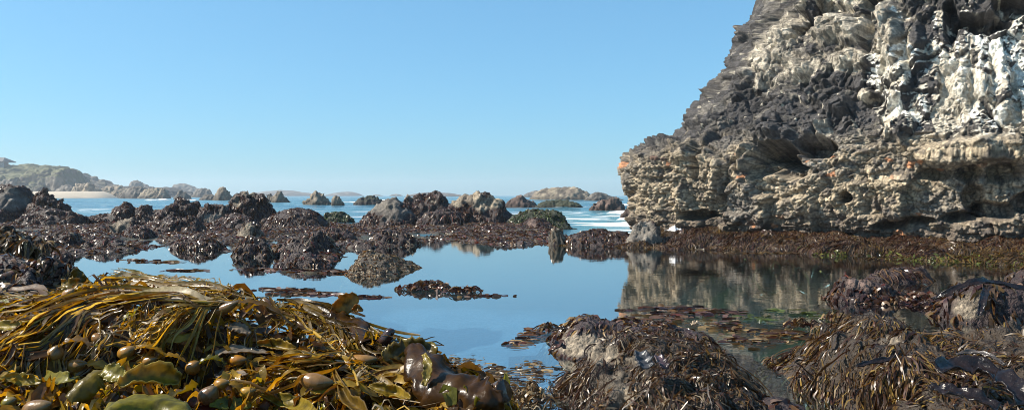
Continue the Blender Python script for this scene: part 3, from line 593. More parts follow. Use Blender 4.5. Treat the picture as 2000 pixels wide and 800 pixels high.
B([(502, 465), (515, 438), (532, 419), (555, 409), (580, 406), (605, 409), (625, 420), (640, 438), (650, 462)], 24.9, 'broad smooth dome thatched with dark hanging weed', seed=14, bare=.03, rough=.06, pal=RED[:3] + [(.04, .022, .015)], L=.12)
B([(626, 436), (634, 419), (648, 414), (662, 412), (676, 416), (688, 424), (696, 436)], 31, 'low green weed rock in the gap where the sea shows, left of centre', seed=15, bare=.05, pal=GREEN + RED[:1], weedcol=(.02, .03, .01), kind='green', group=None)
B([(604, 480), (616, 462), (634, 450), (652, 443), (672, 445), (688, 456), (700, 474)], 17.5, 'round reddish weed boulder right of the smooth dome, close to the pool', seed=16, bare=.15, pal=RED)
B([(690, 452), (702, 432), (718, 418), (735, 405), (752, 394), (766, 387), (780, 388), (796, 398), (810, 416), (824, 448)], 27.0, 'steep peaked boulder with a bare grey sunlit flank at centre', seed=17, spots=((758, 410, 44, 21), (772, 393, 21, 10)), kind='grey', bare=.1, rough=.13)
B([(770, 440), (784, 396), (800, 384), (818, 382), (838, 380), (856, 379), (872, 388), (882, 405), (890, 440)], 31.2, 'rough tan-topped rock just behind the steep peaked boulder', seed=18, kind='tan', bare=.3)
B([(808, 462), (816, 432), (828, 416), (848, 409), (872, 408), (890, 414), (902, 430), (910, 462)], 25.2, 'boulder curtained with hanging weed and grey flecks, right of the peaked one', seed=19, bare=.28, L=.14, droop=.6, kind='dark')
B([(862, 440), (874, 402), (888, 390), (905, 380), (925, 375), (945, 374), (958, 382), (976, 388), (988, 405), (996, 425), (1002, 444)], 28.1, 'tall broad boulder with a tan rocky crown and black weedy skirt', seed=20, spots=((930, 388, 55, 21), (892, 396, 18, 13), (968, 392, 16, 16)), kind='tan', rough=.14)
B([(900, 470), (920, 452), (945, 441), (970, 440), (990, 447), (1010, 468)], 21.2, 'low dark weed hump in front of the tan-crowned boulder', seed=21, bare=.05)
B([(984, 440), (1000, 420), (1020, 414), (1040, 410), (1060, 408), (1085, 410), (1100, 422), (1112, 440)], 25.9, 'long rock carpeted in dark green weed with orange-brown knobs', seed=22, bare=.1, pal=GREEN + BROWN[:1], weedcol=(.022, .028, .01), kind='redtan')
B([(996, 472), (1006, 448), (1020, 435), (1038, 426), (1056, 427), (1074, 434), (1090, 446), (1100, 472)], 25.1, 'dark weed boulder showing a small rusty bare face, left of the upright stone', seed=23, spots=((1040, 440, 10, 18),), kind='redtan', bare=.1)
B([(1068, 482), (1073, 462), (1075, 444), (1080, 439), (1090, 441), (1097, 438), (1101, 452), (1103, 466), (1108, 482)], 15.9, 'upright little grey-tan stone standing at the pool edge right of centre', seed=24, weed=True, bare=.75, kind='barn', group=None, df=.16, db=.16, cover=1.0, rough=.22, cell=.13)
B([(1094, 480), (1112, 460), (1140, 449), (1172, 447), (1205, 449), (1230, 455), (1250, 478)], 16.0, 'long low dark weed bank between the upright stone and the sea stack', seed=25, bare=.06, pal=RED + BROWN[:1])
B([(1220, 480), (1228, 456), (1238, 436), (1252, 430), (1268, 431), (1280, 440), (1290, 452), (1298, 478)], 15.6, 'grey fluted boulder at the left foot of the sea stack', seed=26, kind='grey', weed=True, bare=.62, cover=1.2, group=None, rough=.2, cell=.16)
B([(448, 503), (458, 480), (474, 466), (495, 462), (516, 466), (528, 480), (538, 502)], 13.0, 'low tan and red weed cushion in the pool below the barnacled rock', seed=27, bare=.2, pal=RED + TAN, base=-.12, L=.07)
B([(528, 498), (548, 474), (575, 459), (605, 455), (630, 462), (650, 474), (664, 496)], 13.3, 'flat-topped speckled weed mound reaching out from the shore', seed=28, bare=.15, pal=RED + TAN, base=-.12)
B([(528, 525), (545, 506), (565, 495), (590, 491), (612, 496), (632, 508), (652, 520)], 11.3, 'low maroon weed patch nearest the lone pool rock, in front of the speckled mound', seed=29, bare=.05, pal=RED, base=-.12, L=.08)
B([(672, 490), (684, 475), (702, 468), (722, 470), (736, 482), (742, 490)], 15.2, 'small flat tan rock awash behind the lone pool rock', seed=30, bare=.4, kind='tan', pal=TAN + RED, base=-.1)
B([(716, 474), (734, 456), (760, 448), (785, 450), (804, 460), (814, 474)], 16.0, 'low tan weedy shelf at the foot of the peaked boulder', seed=31, bare=.2, pal=RED + TAN, base=-.1)
B([(146, 503), (162, 478), (182, 466), (205, 464), (232, 470), (252, 484), (262, 500)], 14.6, 'low dark weed rock touching the water right of the left weed bank', seed=32, bare=.2, kind='grey', base=-.12)
B([(330, 492), (350, 468), (378, 458), (405, 460), (428, 468), (445, 488)], 14.9, 'low brown weed cushion between the maroon dome and the barnacled rock', seed=33, bare=.15, pal=RED + BROWN[:2], base=-.1)
B([(76, 480), (96, 458), (120, 450), (145, 452), (164, 466), (174, 482)], 15.2, 'low mat of dark weed on rock behind the left weed bank', seed=34, bare=.15, pal=RED + TAN[:2], base=-.1)
B([(98, 530), (104, 505), (112, 495), (124, 493), (136, 498), (142, 512), (146, 532)], 8.6, 'small dark knob of weed at the water line beside the left weed bank', seed=35, bare=.1, pal=PURPLE, base=-.1, L=.06, W=.02, group=None)
# rocks standing in the pool
B([(694, 544), (698, 520), (703, 502), (711, 493), (722, 492), (734, 495), (750, 498), (768, 502), (786, 508), (804, 516), (822, 526), (836, 537)], 10.9, 'lone rock in the middle of the pool coated in short brown tufted weed', df=1.45, db=.5, seed=36, bare=.12, kind='barn', pal=TAN + TAN + TAN + [(.30, .22, .12), (.26, .18, .10)] + RED[:3] + BROWN, L=.045, W=.016, cover=3.4, rough=.14, base=-.12, group=None, rc=(.5, .8), weedcol=(.06, .045, .028))
B([(1618, 592), (1630, 566), (1648, 545), (1672, 538), (1700, 541), (1725, 550), (1752, 568), (1782, 590)], 7.6, 'low rock with wet purple weed and a pale bare top, middle of the right pool', seed=37, bare=.1, spots=((1680, 553, 34, 16),), kind='redtan', pal=PURPLE + RED, L=.075, W=.03, base=-.12, df=.35, db=.35, group=None)
B([(1684, 545), (1705, 528), (1735, 522), (1768, 519), (1795, 520), (1810, 530), (1816, 546)], 9.3, 'rounded brown weed hummock behind the purple-weeded rock', seed=38, bare=.02, pal=[(.06, .03, .015), (.09, .05, .02), (.035, .014, .01)], L=.13, W=.012, base=-.12, flow=(.5, -.3, -.2), df=.25, db=.3, group=None)
B([(1838, 640), (1850, 590), (1868, 566), (1890, 556), (1925, 553), (1955, 556), (1985, 562), (2040, 570), (2100, 600), (2150, 640)], 6.4, 'pale boulder draped with dark weed straps at the right edge of the pool', seed=39, kind='barn', spots=((1900, 596, 40, 34),), pal=PURPLE + BROWN[:2], L=.09, W=.03, base=-.15, bare=.1, df=.3, group=None)
B([(1960, 560), (1985, 536), (2010, 525), (2060, 520), (2120, 540), (2160, 560)], 8.2, 'reddish brown weed rock cut by the right photo edge, behind the strap-draped boulder', seed=40, bare=.1, pal=PURPLE + BROWN[:2], base=-.12, group=None)
# barnacled rock and weed mounds in the right foreground
B([(1052, 700), (1068, 678), (1082, 655), (1100, 632), (1125, 617), (1150, 614), (1180, 622), (1215, 618), (1255, 620), (1300, 628), (1345, 640), (1385, 662), (1420, 690)], 5.3, 'pale rock crusted with barnacles, dark weed along its crest, right of the open pool', df=.62, db=.4, seed=41, kind='barn', bare=.1, res=.009, cell=.2,
  spots=((1135, 668, 52, 30), (1215, 662, 44, 16)), pal=PURPLE + BROWN, L=.05, W=.016, cover=2.2, base=-.1, rough=.12, pw=2.2, group=None)
B([(1010, 812), (1060, 790), (1095, 758), (1130, 728), (1160, 700), (1190, 678), (1225, 664), (1262, 662), (1310, 668), (1350, 676), (1390, 692), (1425, 722), (1460, 758), (1500, 795)], 4.1, 'mound shaggy with brown rockweed and pale patches, bottom centre right', df=1.25, db=.5, seed=42, kind='barn', bare=.1, res=.011, cell=.15,
  spots=((1212, 776, 26, 46), (1190, 690, 39, 18), (1245, 700, 31, 13)), pal=DKBROWN + TAN[:2], L=.065, W=.0065, cover=2.8, base=-.1, rough=.20, pw=2.0, group=None, lift=.35, strands=.9, jitter=.35, swirl=1.1, rc=(.25, .5), weedcol=(.03, .018, .008), cap=42000)
B([(1452, 820), (1490, 790), (1525, 745), (1560, 705), (1600, 672), (1630, 640), (1670, 626), (1705, 624), (1745, 634), (1790, 648), (1840, 652), (1900, 648), (1960, 640), (2040, 640), (2140, 655), (2220, 690)], 4.4, 'widest mound of golden brown rockweed filling the bottom right corner', df=1.7, db=.6, seed=43, kind='barn', bare=.06, res=.013, cell=.19,
  spots=((1740, 665, 36, 16),), pal=DKBROWN + [(.12, .07, .015), (.2, .13, .03)], L=.07, W=.0075, cover=2.8, base=-.1, rough=.20, pw=2.0, group=None, lift=.35, strands=.8, jitter=.35, swirl=1.1, rc=(.25, .5), weedcol=(.03, .018, .008), cap=75000)
B([(1440, 830), (1470, 800), (1500, 775), (1530, 772), (1560, 790), (1590, 830)], 3.7, 'low dark clump of wet purple weed in the dip between the two big mounds', seed=44, bare=.02, pal=PURPLE, L=.07, W=.03, base=-.1, df=.6, db=.3, group=None)
# weed bank at the left edge
B([(-300, 440), (-100, 442), (0, 447), (25, 450), (48, 458), (64, 474), (75, 492), (84, 512)], 6.4, 'dark weed mound topped by a golden fringe at the left photo edge', df=.5, db=.5, seed=45, bare=.02, pal=BROWN + BROWN[:2] + [(.12, .075, .015)], L=.12, W=.014, cover=3, base=-.2, group=None, lift=.3, weedcol=(.02, .012, .006), flow=(.3, -.3, -.3))
B([(-300, 492), (-60, 498), (20, 502), (60, 510), (100, 522), (135, 540), (160, 560), (190, 600)], 4.7, 'bank of knotted purple weed left of the kelp heap', df=.9, db=.7, seed=46, bare=.02, pal=PURPLE + PURPLE + BROWN, L=.05, W=.02, cover=3, base=-.2, group=None, lift=.4, rough=.09, weedcol=(.03, .016, .014))
# ================================================================== the kelp heap in the left foreground
CR = np.array([(-60, 612, 2.75), (60, 606, 2.65), (140, 598, 2.55), (190, 576, 2.45), (230, 576, 2.4), (300, 588, 2.36), (380, 599, 2.3), (440, 604, 2.28), (500, 618, 2.24), (560, 628, 2.2), (620, 648, 2.14), (690, 666, 2.08), (722, 682, 2.03),
               (760, 704, 1.98), (800, 708, 1.95), (840, 720, 1.92), (880, 750, 1.88), (930, 766, 1.83), (985, 796, 1.78), (1010, 834, 1.75), (1060, 964, 1.7)], float)
CX = (CR[:, 0] - HX) / F * CR[:, 2]; CZ = CAMZ - (CR[:, 1] - HY) / F * CR[:, 2]
CX = np.concatenate([[-3.2], CX]); CZ = np.concatenate([[.62], CZ]); CYY = np.concatenate([[2.9], CR[:, 2]])
def heap_z(x, y, lump=True):
    zc = np.interp(x, CX, CZ); yc = np.interp(x, CX, CYY)
    d = yc - y
    z = np.where(d > 0, zc - .13 * d - .05 * d * d, zc - 1.6 * d * d * 2.2)
    if lump:
        P = np.stack([x, y, x * 0], -1).reshape(-1, 3)
        k = ((fbm(P * 3.4, 3, 301) - .5) * .13 + (fbm(P * 9, 3, 302) - .5) * .05).reshape(np.shape(x))
        z = z + k * np.clip(np.abs(d) * 4 + .25, 0, 1)
        for (hx, hy, r, dd) in ((-.95, 1.85, .20, .17), (-.72, 1.9, .18, .16), (-.55, 1.62, .14, .10), (-1.05, 1.55, .12, .06), (-.62, 2.0, .12, .1)):       # hollows between the folds
            z = z - dd * np.exp(-((x - hx) / r) ** 2 - ((y - hy) / (r * .55)) ** 2)
    return z
def hit(px, py, lift=0.0):
    """where the sight line of the photograph's point meets the heap"""
    ys = np.linspace(.7, 3.3, 420); x = (px - HX) / F * ys; z = CAMZ - (py - HY) / F * ys; h = heap_z(x, ys) + lift
    m = np.nonzero(z < h)[0]
    i = m[0] if len(m) else int(np.argmin(z - h + np.where(ys > 2.7, 9, 0)))
    return np.array([x[i], ys[i], z[i]])
def spline(pts, n):
    P = np.array(pts, float); P = np.vstack([2 * P[0] - P[1], P, 2 * P[-1] - P[-2]]); o = []
    m = len(P) - 3; t_ = np.linspace(0, m - 1e-6, n)
    for tt in t_:
        i = int(tt); t = tt - i; a, b, c, d = P[i:i + 4]
        o.append(.5 * ((2 * b) + (c - a) * t + (2 * a - 5 * b + 4 * c - d) * t ** 2 + (3 * b - a - 3 * c + d) * t ** 3))
    return np.array(o)
def tube(path, rad, seg=8, close=True):
    path = np.asarray(path, float); n = len(path); rad = np.broadcast_to(np.asarray(rad, float), (n,)); T = nrm(np.gradient(path, axis=0))
    up = np.array([0, 0, 1.0]); A = nrm(np.cross(T, up + .01)); Bv = np.cross(A, T); th = np.linspace(0, 2 * math.pi, seg, endpoint=False)
    V = path[:, None] + (A[:, None] * np.cos(th)[None, :, None] + Bv[:, None] * np.sin(th)[None, :, None]) * rad[:, None, None]
    idx = np.arange(n * seg).reshape(n, seg); nx = np.roll(idx, -1, 1)
    Q = np.stack([idx[:-1], nx[:-1], nx[1:], idx[1:]], -1).reshape(-1, 4)
    return V.reshape(-1, 3), Q
EYE = np.array([0, 0, CAMZ])
# the rock under the heap and the matted heap itself
def heap():
    xs = np.linspace(-3.0, .22, 230); ys = np.linspace(.55, 3.6, 230); X, Y = np.meshgrid(xs, ys, indexing='ij')
    Z = np.maximum(heap_z(X, Y), -.25); V = np.stack([X, Y, Z], -1).reshape(-1, 3); Q = gridfaces(230, 230); n = fbm(V * 12, 3, 303)[:, None]
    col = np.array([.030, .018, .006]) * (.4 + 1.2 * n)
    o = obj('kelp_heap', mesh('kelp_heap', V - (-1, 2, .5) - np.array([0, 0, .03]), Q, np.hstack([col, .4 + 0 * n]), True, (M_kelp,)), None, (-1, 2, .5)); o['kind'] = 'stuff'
    tag(o, 'matted mass of brown kelp under the fronds of the heap', 'kelp')
    N = vnormals(V, Q)
    def lay(name, label, n, wgt, ang, Lr, Wr, pal, lift=.02, K=9, jit=.5, ruffle=.0, cols=3, rough=(.22, .42), wave=.02):
        P, Nn, _ = sample(V, Q, n, np.maximum(wgt, 0) + 1e-6); x, y = P[:, 0], P[:, 1]
        a = ang(x, y) + rs.randn(n) * jit; l = Lr[0] + (Lr[1] - Lr[0]) * rs.rand(n) ** 1.6; t = np.linspace(-.5, .5, K)
        bend = rs.randn(n) * .9
        aa = a[:, None] + bend[:, None] * t[None, :]; st = np.stack([np.cos(aa), np.sin(aa)], -1) * (l / (K - 1))[:, None, None]
        XY = np.cumsum(st, 1); XY = XY - XY[:, K // 2:K // 2 + 1] + np.stack([x, y], 1)[:, None]
        zz = heap_z(XY[:, :, 0], XY[:, :, 1]); base = rs.rand(n, 1) * lift
        zz = np.maximum(zz, zz.mean(1, keepdims=True) * .25 + zz * .75) + base + wave * (np.sin(t[None, :] * (6 + 6 * rs.rand(n, 1)) + rs.rand(n, 1) * 6.3) + .6) * rs.rand(n, 1)
        Cv = np.stack([XY[:, :, 0], XY[:, :, 1], zz], -1)
        Nn = np.tile(np.array([0, -.35, 1.0]), (n, 1)) + rs.randn(n, 3) * .5
        W = Wr[0] + (Wr[1] - Wr[0]) * rs.rand(n) ** 2
        tw = (rs.randn(n, 1) * .5) + rs.randn(n, 1) * .9 * t[None, :]
        col = np.hstack([pick(pal, n, .4), rough[0] + (rough[1] - rough[0]) * rs.rand(n, 1)])
        o = obj(name, ribbon_mesh(name, Cv, nrm(Nn), W, col, tw, .25, ruffle, (M_kelp,), cols=cols)); o['kind'] = 'stuff'
        tag(o, label, 'kelp'); return o
    fz = V[Q].mean(1); vis = (fz[:, 1] < np.interp(fz[:, 0], CX, CYY) + .12) * (fz[:, 1] > .9) * (fz[:, 2] > 0)
    px = HX + F * fz[:, 0] / fz[:, 1]; py = HY + F * (CAMZ - fz[:, 2]) / fz[:, 1]; ang = lambda x, y: np.where(x < -.5, 3.6, 3.4) + .5 * np.sin(x * 5)
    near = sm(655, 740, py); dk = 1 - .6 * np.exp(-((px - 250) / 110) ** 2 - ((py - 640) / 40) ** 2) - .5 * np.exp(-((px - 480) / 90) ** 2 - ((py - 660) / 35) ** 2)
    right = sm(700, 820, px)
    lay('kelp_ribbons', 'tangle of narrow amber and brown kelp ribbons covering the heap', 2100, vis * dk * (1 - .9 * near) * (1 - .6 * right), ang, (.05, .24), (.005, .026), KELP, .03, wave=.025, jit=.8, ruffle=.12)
    lay('kelp_scraps', 'short broad olive and brown kelp scraps heaped along the lower edge of the photo', 4200, vis * (.22 + near) * (1 - .75 * right), lambda x, y: x * 0 + 3.0, (.025, .10), (.008, .038), KELP + KELP + OLIVE + [(.28, .18, .025), (.22, .15, .02)], .045, 8, 1.5, .18, 5, (.15, .35), .02)
    lay('pale_kelp_threads', 'thin pale kelp threads lying across the heap', 900, vis * (1 - .3 * near) * (1 - .7 * right) * sm(.45, .6, fbm(fz * 5, 2, 305)), ang, (.05, .22), (.0025, .006), PALE, .045, 7, .5, 0, 2, (.35, .6))
    lay('dark_kelp_sheets', 'dark glossy brown kelp sheets slumping down the right flank of the heap', 520, vis * right * (px < 1000), lambda x, y: x * 0 - .5, (.10, .30), (.02, .06), [(.05, .025, .008), (.07, .038, .01), (.035, .018, .008), (.10, .06, .012)], .02, 9, .7, .12, 5, (.12, .3), .012)
    # red turf showing in the lower left corner
    wt = vis * (px < 160) * (px > -60) * sm(690, 720, py) * (py < 790)
    P, Nn, _ = sample(V, Q, 2600, wt + 1e-6); n = len(P); K = 4; t = np.linspace(0, 1, K)[None, :, None]; D = nrm(rs.randn(n, 3) + (0, -.3, .7)); l = .012 + .02 * rs.rand(n, 1, 1)
    Cv = P[:, None] + D[:, None] * l * t + rs.randn(n, K, 3) * .002
    o = obj('red_turf_weed', ribbon_mesh('red_turf_weed', Cv, nrm(rs.randn(n, 3)), .004 + .006 * rs.rand(n), np.hstack([pick([(.06, .012, .010), (.035, .010, .008), (.09, .03, .02)], n), .25 + 0 * rs.rand(n, 1)]), None, 0, 0, (M_weed,))); o['kind'] = 'stuff'
    tag(o, 'patch of fine dark red weed between the kelp fronds in the lower left corner', 'seaweed')
heap()
def frond(label, paths, pal, wid=(.006, .014), nrib=26, spread=.05, fan=.0, stipe=.004, lift=.035, K=16, tufts=0, rough=(.25, .5), ln=(.25, .75)):
    """one plant: a stipe draped over the heap with its ribbon blades streaming along it"""
    pts = [hit(a, b, lift) for a, b in paths]; ctl = spline(pts, 40); cen = ctl.mean(0)
    t = thing('kelp_frond', label, 'kelp', cen, 'kelp fronds draped over the heap')
    ctl = ctl + np.array([0, 0, .012])[None]
    Vt, Qt = tube(ctl - cen, np.linspace(stipe, stipe * .5, 40), 8); c = pick(KELP[:3], 1)[0]
    obj('stipe', mesh('stipe', Vt, Qt, np.tile(np.array([*c, .3]), (len(Vt), 1)), True, (M_float,)), t)
    T = nrm(np.gradient(ctl, axis=0)); Sd = nrm(np.cross(T, np.array([0, -.3, 1.0])))
    n = nrib; s0 = rs.rand(n) * .68; fan = fan + .035; s1 = np.minimum(1, s0 + ln[0] + (ln[1] - ln[0]) * rs.rand(n)); off = rs.randn(n) * spread; fa = rs.randn(n) * fan
    u = np.linspace(0, 1, K)[None, :]; sv = s0[:, None] + (s1 - s0)[:, None] * u; si = sv * 39; i0 = np.clip(si.astype(int), 0, 38); f = (si - i0)[:, :, None]
    base = ctl[i0] * (1 - f) + ctl[i0 + 1] * f; sd = Sd[i0]
    grow = np.sqrt(np.clip(u, 0, 1)); o_ = (off[:, None] * grow + fa[:, None] * u ** 1.5)[:, :, None]
    Cv = base + sd * (o_ + (.010 * np.sin(u * (4 + 6 * rs.rand(n, 1)) + 6.3 * rs.rand(n, 1)))[:, :, None]) + np.array([0, 0, 1.0]) * (.02 * rs.rand(n, 1, 1) + .006 * np.sin(u * 9 + rs.rand(n, 1) * 6)[:, :, None])
    hz_ = heap_z(Cv[:, :, 0], Cv[:, :, 1]); yc_ = np.interp(Cv[:, :, 0], CX, CYY); Cv[:, :, 1] = np.minimum(Cv[:, :, 1], yc_ + .12); Cv[:, :, 2] = np.clip(Cv[:, :, 2], hz_ + .004, hz_ + .075)
    W = wid[0] + (wid[1] - wid[0]) * rs.rand(n); tw = rs.randn(n, 1) * .6 + rs.randn(n, 1) * 1.3 * u; W = W * (.5 + 1.5 * rs.rand(n) ** 3)
    col = np.hstack([pick(pal, n, .35), rough[0] + (rough[1] - rough[0]) * rs.rand(n, 1)])
    o = obj('blades', ribbon_mesh('blades', Cv - cen, nrm(np.tile(np.array([0, -.4, 1.0]), (n, 1)) + rs.randn(n, 3) * .3), W, col, tw, .3, .03, (M_kelp,), cols=3, prof=.25 + .75 * np.sin(math.pi * np.linspace(.1, .97, K))), t); o['kind'] = 'stuff'
    if tufts:
        i = rs.randint(2, 38, tufts); D = nrm(Sd[i] * np.sign(rs.randn(tufts, 1)) + rs.randn(tufts, 3) * .35 + np.array([0, -.1, .35])); l = .015 + .02 * rs.rand(tufts, 1, 1)
        Cv = ctl[i][:, None] + D[:, None] * l * np.linspace(0, 1, 4)[None, :, None]
        o = obj('side_leaves', ribbon_mesh('side_leaves', Cv - cen, nrm(rs.randn(tufts, 3)), .003 + .003 * rs.rand(tufts), np.hstack([pick(PALE + KELP[:2], tufts), .35 + 0 * rs.rand(tufts, 1)]), None, 0, 0, (M_kelp,)), t); o['kind'] = 'stuff'
    return t
frond('pale kelp frond fanning up to the left along the top of the heap', [(500, 600), (430, 582), (350, 570), (280, 556), (222, 540)], PALE, (.006, .013), 46, .035, .05, lift=.03)
frond('long amber kelp frond arching from the crest down to the left photo edge', [(470, 604), (360, 596), (250, 594), (160, 612), (80, 648), (10, 690), (-40, 720)], KELP + PALE[:1], (.006, .018), 52, .05, .03, lift=.05)
frond('golden kelp frond curving from the long brown bladder down over the dark hollow', [(470, 596), (410, 606), (350, 630), (300, 662), (262, 692)], [(.24, .16, .03), (.19, .12, .02), (.30, .22, .06)], (.004, .010), 42, .022, .02, lift=.06)
frond('feathery kelp stipe with short pale side leaves running down the middle of the heap', [(515, 592), (560, 625), (610, 655), (650, 690), (690, 735), (700, 765)], KELP, (.004, .008), 12, .02, .02, .006, .055, tufts=170)
frond('dull brown kelp frond streaming left from below the largest bladder', [(760, 728), (680, 720), (600, 712), (520, 716), (440, 736)], KELP[:4] + [(.09, .07, .02)], (.008, .022), 34, .03, .03, lift=.045)
frond('sunlit kelp frond with grey edges sliding toward the lower left red turf', [(240, 616), (180, 634), (120, 668), (70, 720), (30, 760)], KELP + PALE[:2], (.007, .018), 46, .045, .04, lift=.05)
frond('broad-bladed kelp frond crossing under the two left bladders', [(345, 672), (280, 704), (220, 728), (150, 742), (90, 772)], KELP + OLIVE, (.010, .024), 14, .035, .03, lift=.03)
frond('dark kelp frond following the right shoulder of the heap', [(540, 600), (610, 624), (680, 664), (740, 706), (800, 730)], [(.07, .045, .012), (.11, .07, .015), (.05, .03, .01)], (.006, .015), 50, .03, .03, lift=.03)
frond('kelp frond with golden edges bent over the lower right of the heap', [(860, 760), (800, 748), (730, 752), (660, 770), (600, 790)], KELP, (.009, .024), 16, .03, .03, lift=.035)
frond('tuft of stiff pale kelp strips standing below the round bladder', [(205, 660), (208, 690), (214, 720)], PALE, (.004, .007), 22, .02, .02, .003, .05)
frond('slack amber kelp frond hanging at the left photo edge above the bladders', [(150, 588), (90, 598), (30, 606), (-40, 622)], KELP + OLIVE[:1], (.008, .018), 40, .04, .03, lift=.04)
frond('brown kelp frond tucked behind the smooth grey bladder pair at bottom centre', [(640, 720), (570, 744), (500, 764), (430, 790)], KELP[:3], (.009, .024), 13, .03, .03, lift=.03)
# gas bladders
def bladder(label, px, py, lpx, wpx, ang, col=(.17, .095, .035), taper=.35, up=.5, stem=True, blade=True, tip=(.1, .065, .02)):
    p = hit(px, py, .055); Y = p[1]; L, Wd = lpx * 1.06 / F * Y, wpx * .86 / F * Y; p = p + np.array([0, 0, 0.0]) - np.array([0, .25 * Wd, 0]); a = math.radians(ang)
    ax = nrm(np.array([math.cos(a), -.25, math.sin(a)])); A = nrm(np.cross(ax, [0, -1, .2])); Bv = np.cross(A, ax); n, seg = 26, 26
    t = thing('kelp_float', label, 'kelp float', p, 'gas bladders in the kelp heap')
    u = np.linspace(0, 1, n); pr = np.sin(math.pi * u) ** .62 * (1 - taper * (u - .35)); pr = pr / pr.max() * Wd / 2; th = np.linspace(0, 2 * math.pi, seg, endpoint=False)
    k = ax[None] * ((u - .5) * L)[:, None] + nrm(A)[None] * (Wd * .10 * np.sin(math.pi * u))[:, None]
    V = (k[:, None] + (A * np.cos(th)[:, None] + Bv * np.sin(th)[:, None])[None] * pr[:, None, None]).reshape(-1, 3)
    idx = np.arange(n * seg).reshape(n, seg); nx = np.roll(idx, -1, 1); Q = np.stack([idx[:-1], nx[:-1], nx[1:], idx[1:]], -1).reshape(-1, 4)
    V = V + nrm(V) * ((fbm(V * 30 + px, 3, 311) - .5) * Wd * .10)[:, None]
    g = np.repeat(sm(.55, 1.0, u), seg)[:, None]; nn = fbm(V * 60 + px, 3, 312)[:, None]
    c = (np.array(col) * (1.25, 1.05, .6) * (1 - g) + np.array(tip) * g) * (.7 + .6 * nn)
    obj('bladder', mesh('bladder', V, Q, np.hstack([c, .22 + .15 * nn]), True, (M_float,)), t)
    if stem:
        e = -ax * L * .49; pts = [e * .96, e - ax * L * .25 + np.array([0, 0, -.006]), e - ax * L * .75 + np.array([.01, .02, -.035])]
        Vt, Qt = tube(spline(pts, 14), np.linspace(Wd * .10, Wd * .06, 14), 8); obj('stem', mesh('stem', Vt, Qt, np.tile(np.array([*tip, .3]), (len(Vt), 1)), True, (M_float,)), t)
    if blade:
        e = ax * L * .48; K = 14; q = np.linspace(0, 1, K)[:, None]; r_ = np.random.RandomState(int(px)); dr = nrm(ax * .9 + np.array([r_.randn() * .3, .1, -.35 + .2 * r_.randn()]))
        Cv = e * .97 + dr * q * L * 1.5 + np.array([0, 0, 1.0]) * (.18 * L * np.sin(q * 2.6) - .5 * L * q * q)
        obj('blade', ribbon_mesh('blade', Cv[None], np.array([[0, -.5, 1.0]]), np.array([Wd * 1.0]), np.array([[*pick(KELP[:3] + OLIVE[:1], 1)[0], .3]]), np.linspace(0, .8, K)[None], .3, .10, (M_kelp,), cols=7, prof=.15 + .85 * np.sin(math.pi * np.linspace(.06, .96, K))), t)
    return t
FL = [
    ('round brown bladder lit on its upper left, half in the dark hollow', 197, 659, 36, 28, -10, {}),
    ('amber egg-shaped bladder hanging below the golden kelp frond', 251, 684, 42, 33, 22, dict(col=(.24, .14, .035))),
    ('tall amber bladder standing above the two lower left bladders', 110, 690, 48, 42, 52, dict(col=(.20, .12, .035))),
    ('plump bladder pointing right, just below the tall amber one', 152, 711, 50, 36, 12, dict(col=(.22, .13, .04))),
    ('long slim brown bladder lying near the crest of the heap', 436, 602, 74, 24, 24, dict(col=(.13, .075, .035), taper=.1)),
    ('dark pointed bladder at the crest right of the long slim one', 530, 597, 46, 22, -38, dict(col=(.08, .045, .025))),
    ('largest smooth bladder, a long tan one at the right of the heap', 696, 701, 86, 31, 6, dict(col=(.22, .125, .045), taper=.1, blade=False)),
    ('fat grey brown bladder lower left of the largest smooth one', 618, 740, 76, 38, -4, dict(col=(.15, .09, .045), taper=.1)),
    ('small shiny ball bladder in the middle of the heap', 379, 713, 36, 32, 30, dict(col=(.21, .12, .035))),
    ('small ball bladder with a brown cap under the flat grey blade', 435, 746, 32, 26, 10, dict(col=(.24, .14, .03))),
    ('yellow bladder with a torn white tip at bottom centre', 485, 762, 36, 26, 12, dict(col=(.30, .19, .03))),
    ('big violet brown ball bladder at the bottom of the photo', 410, 766, 46, 42, 40, dict(col=(.13, .075, .05), blade=False)),
    ('half hidden orange bladder right of the small shiny ball', 466, 700, 42, 28, 0, dict(col=(.26, .13, .02))),
    ('pale bladder on a fold left of the small shiny ball', 293, 702, 40, 24, 18, dict(col=(.24, .15, .06))),
    ('large grey brown bladder cut by the lower left photo corner', 78, 792, 66, 44, 14, dict(col=(.16, .10, .055), blade=False)),
    ('small green bladder with a dark ring in the lower left corner', 22, 782, 34, 30, 20, dict(col=(.14, .13, .02), blade=False)),
    ('thin dark bladder on the right shoulder of the heap', 600, 640, 48, 16, -30, dict(col=(.08, .05, .025), taper=.2)),
    ('small amber bladder behind the upright olive blades', 138, 572, 34, 26, 30, dict(col=(.2, .11, .03))),
]
for lab, px, py, l, w_, a, k in FL: bladder(lab, px, py, l, w_, a, **k)
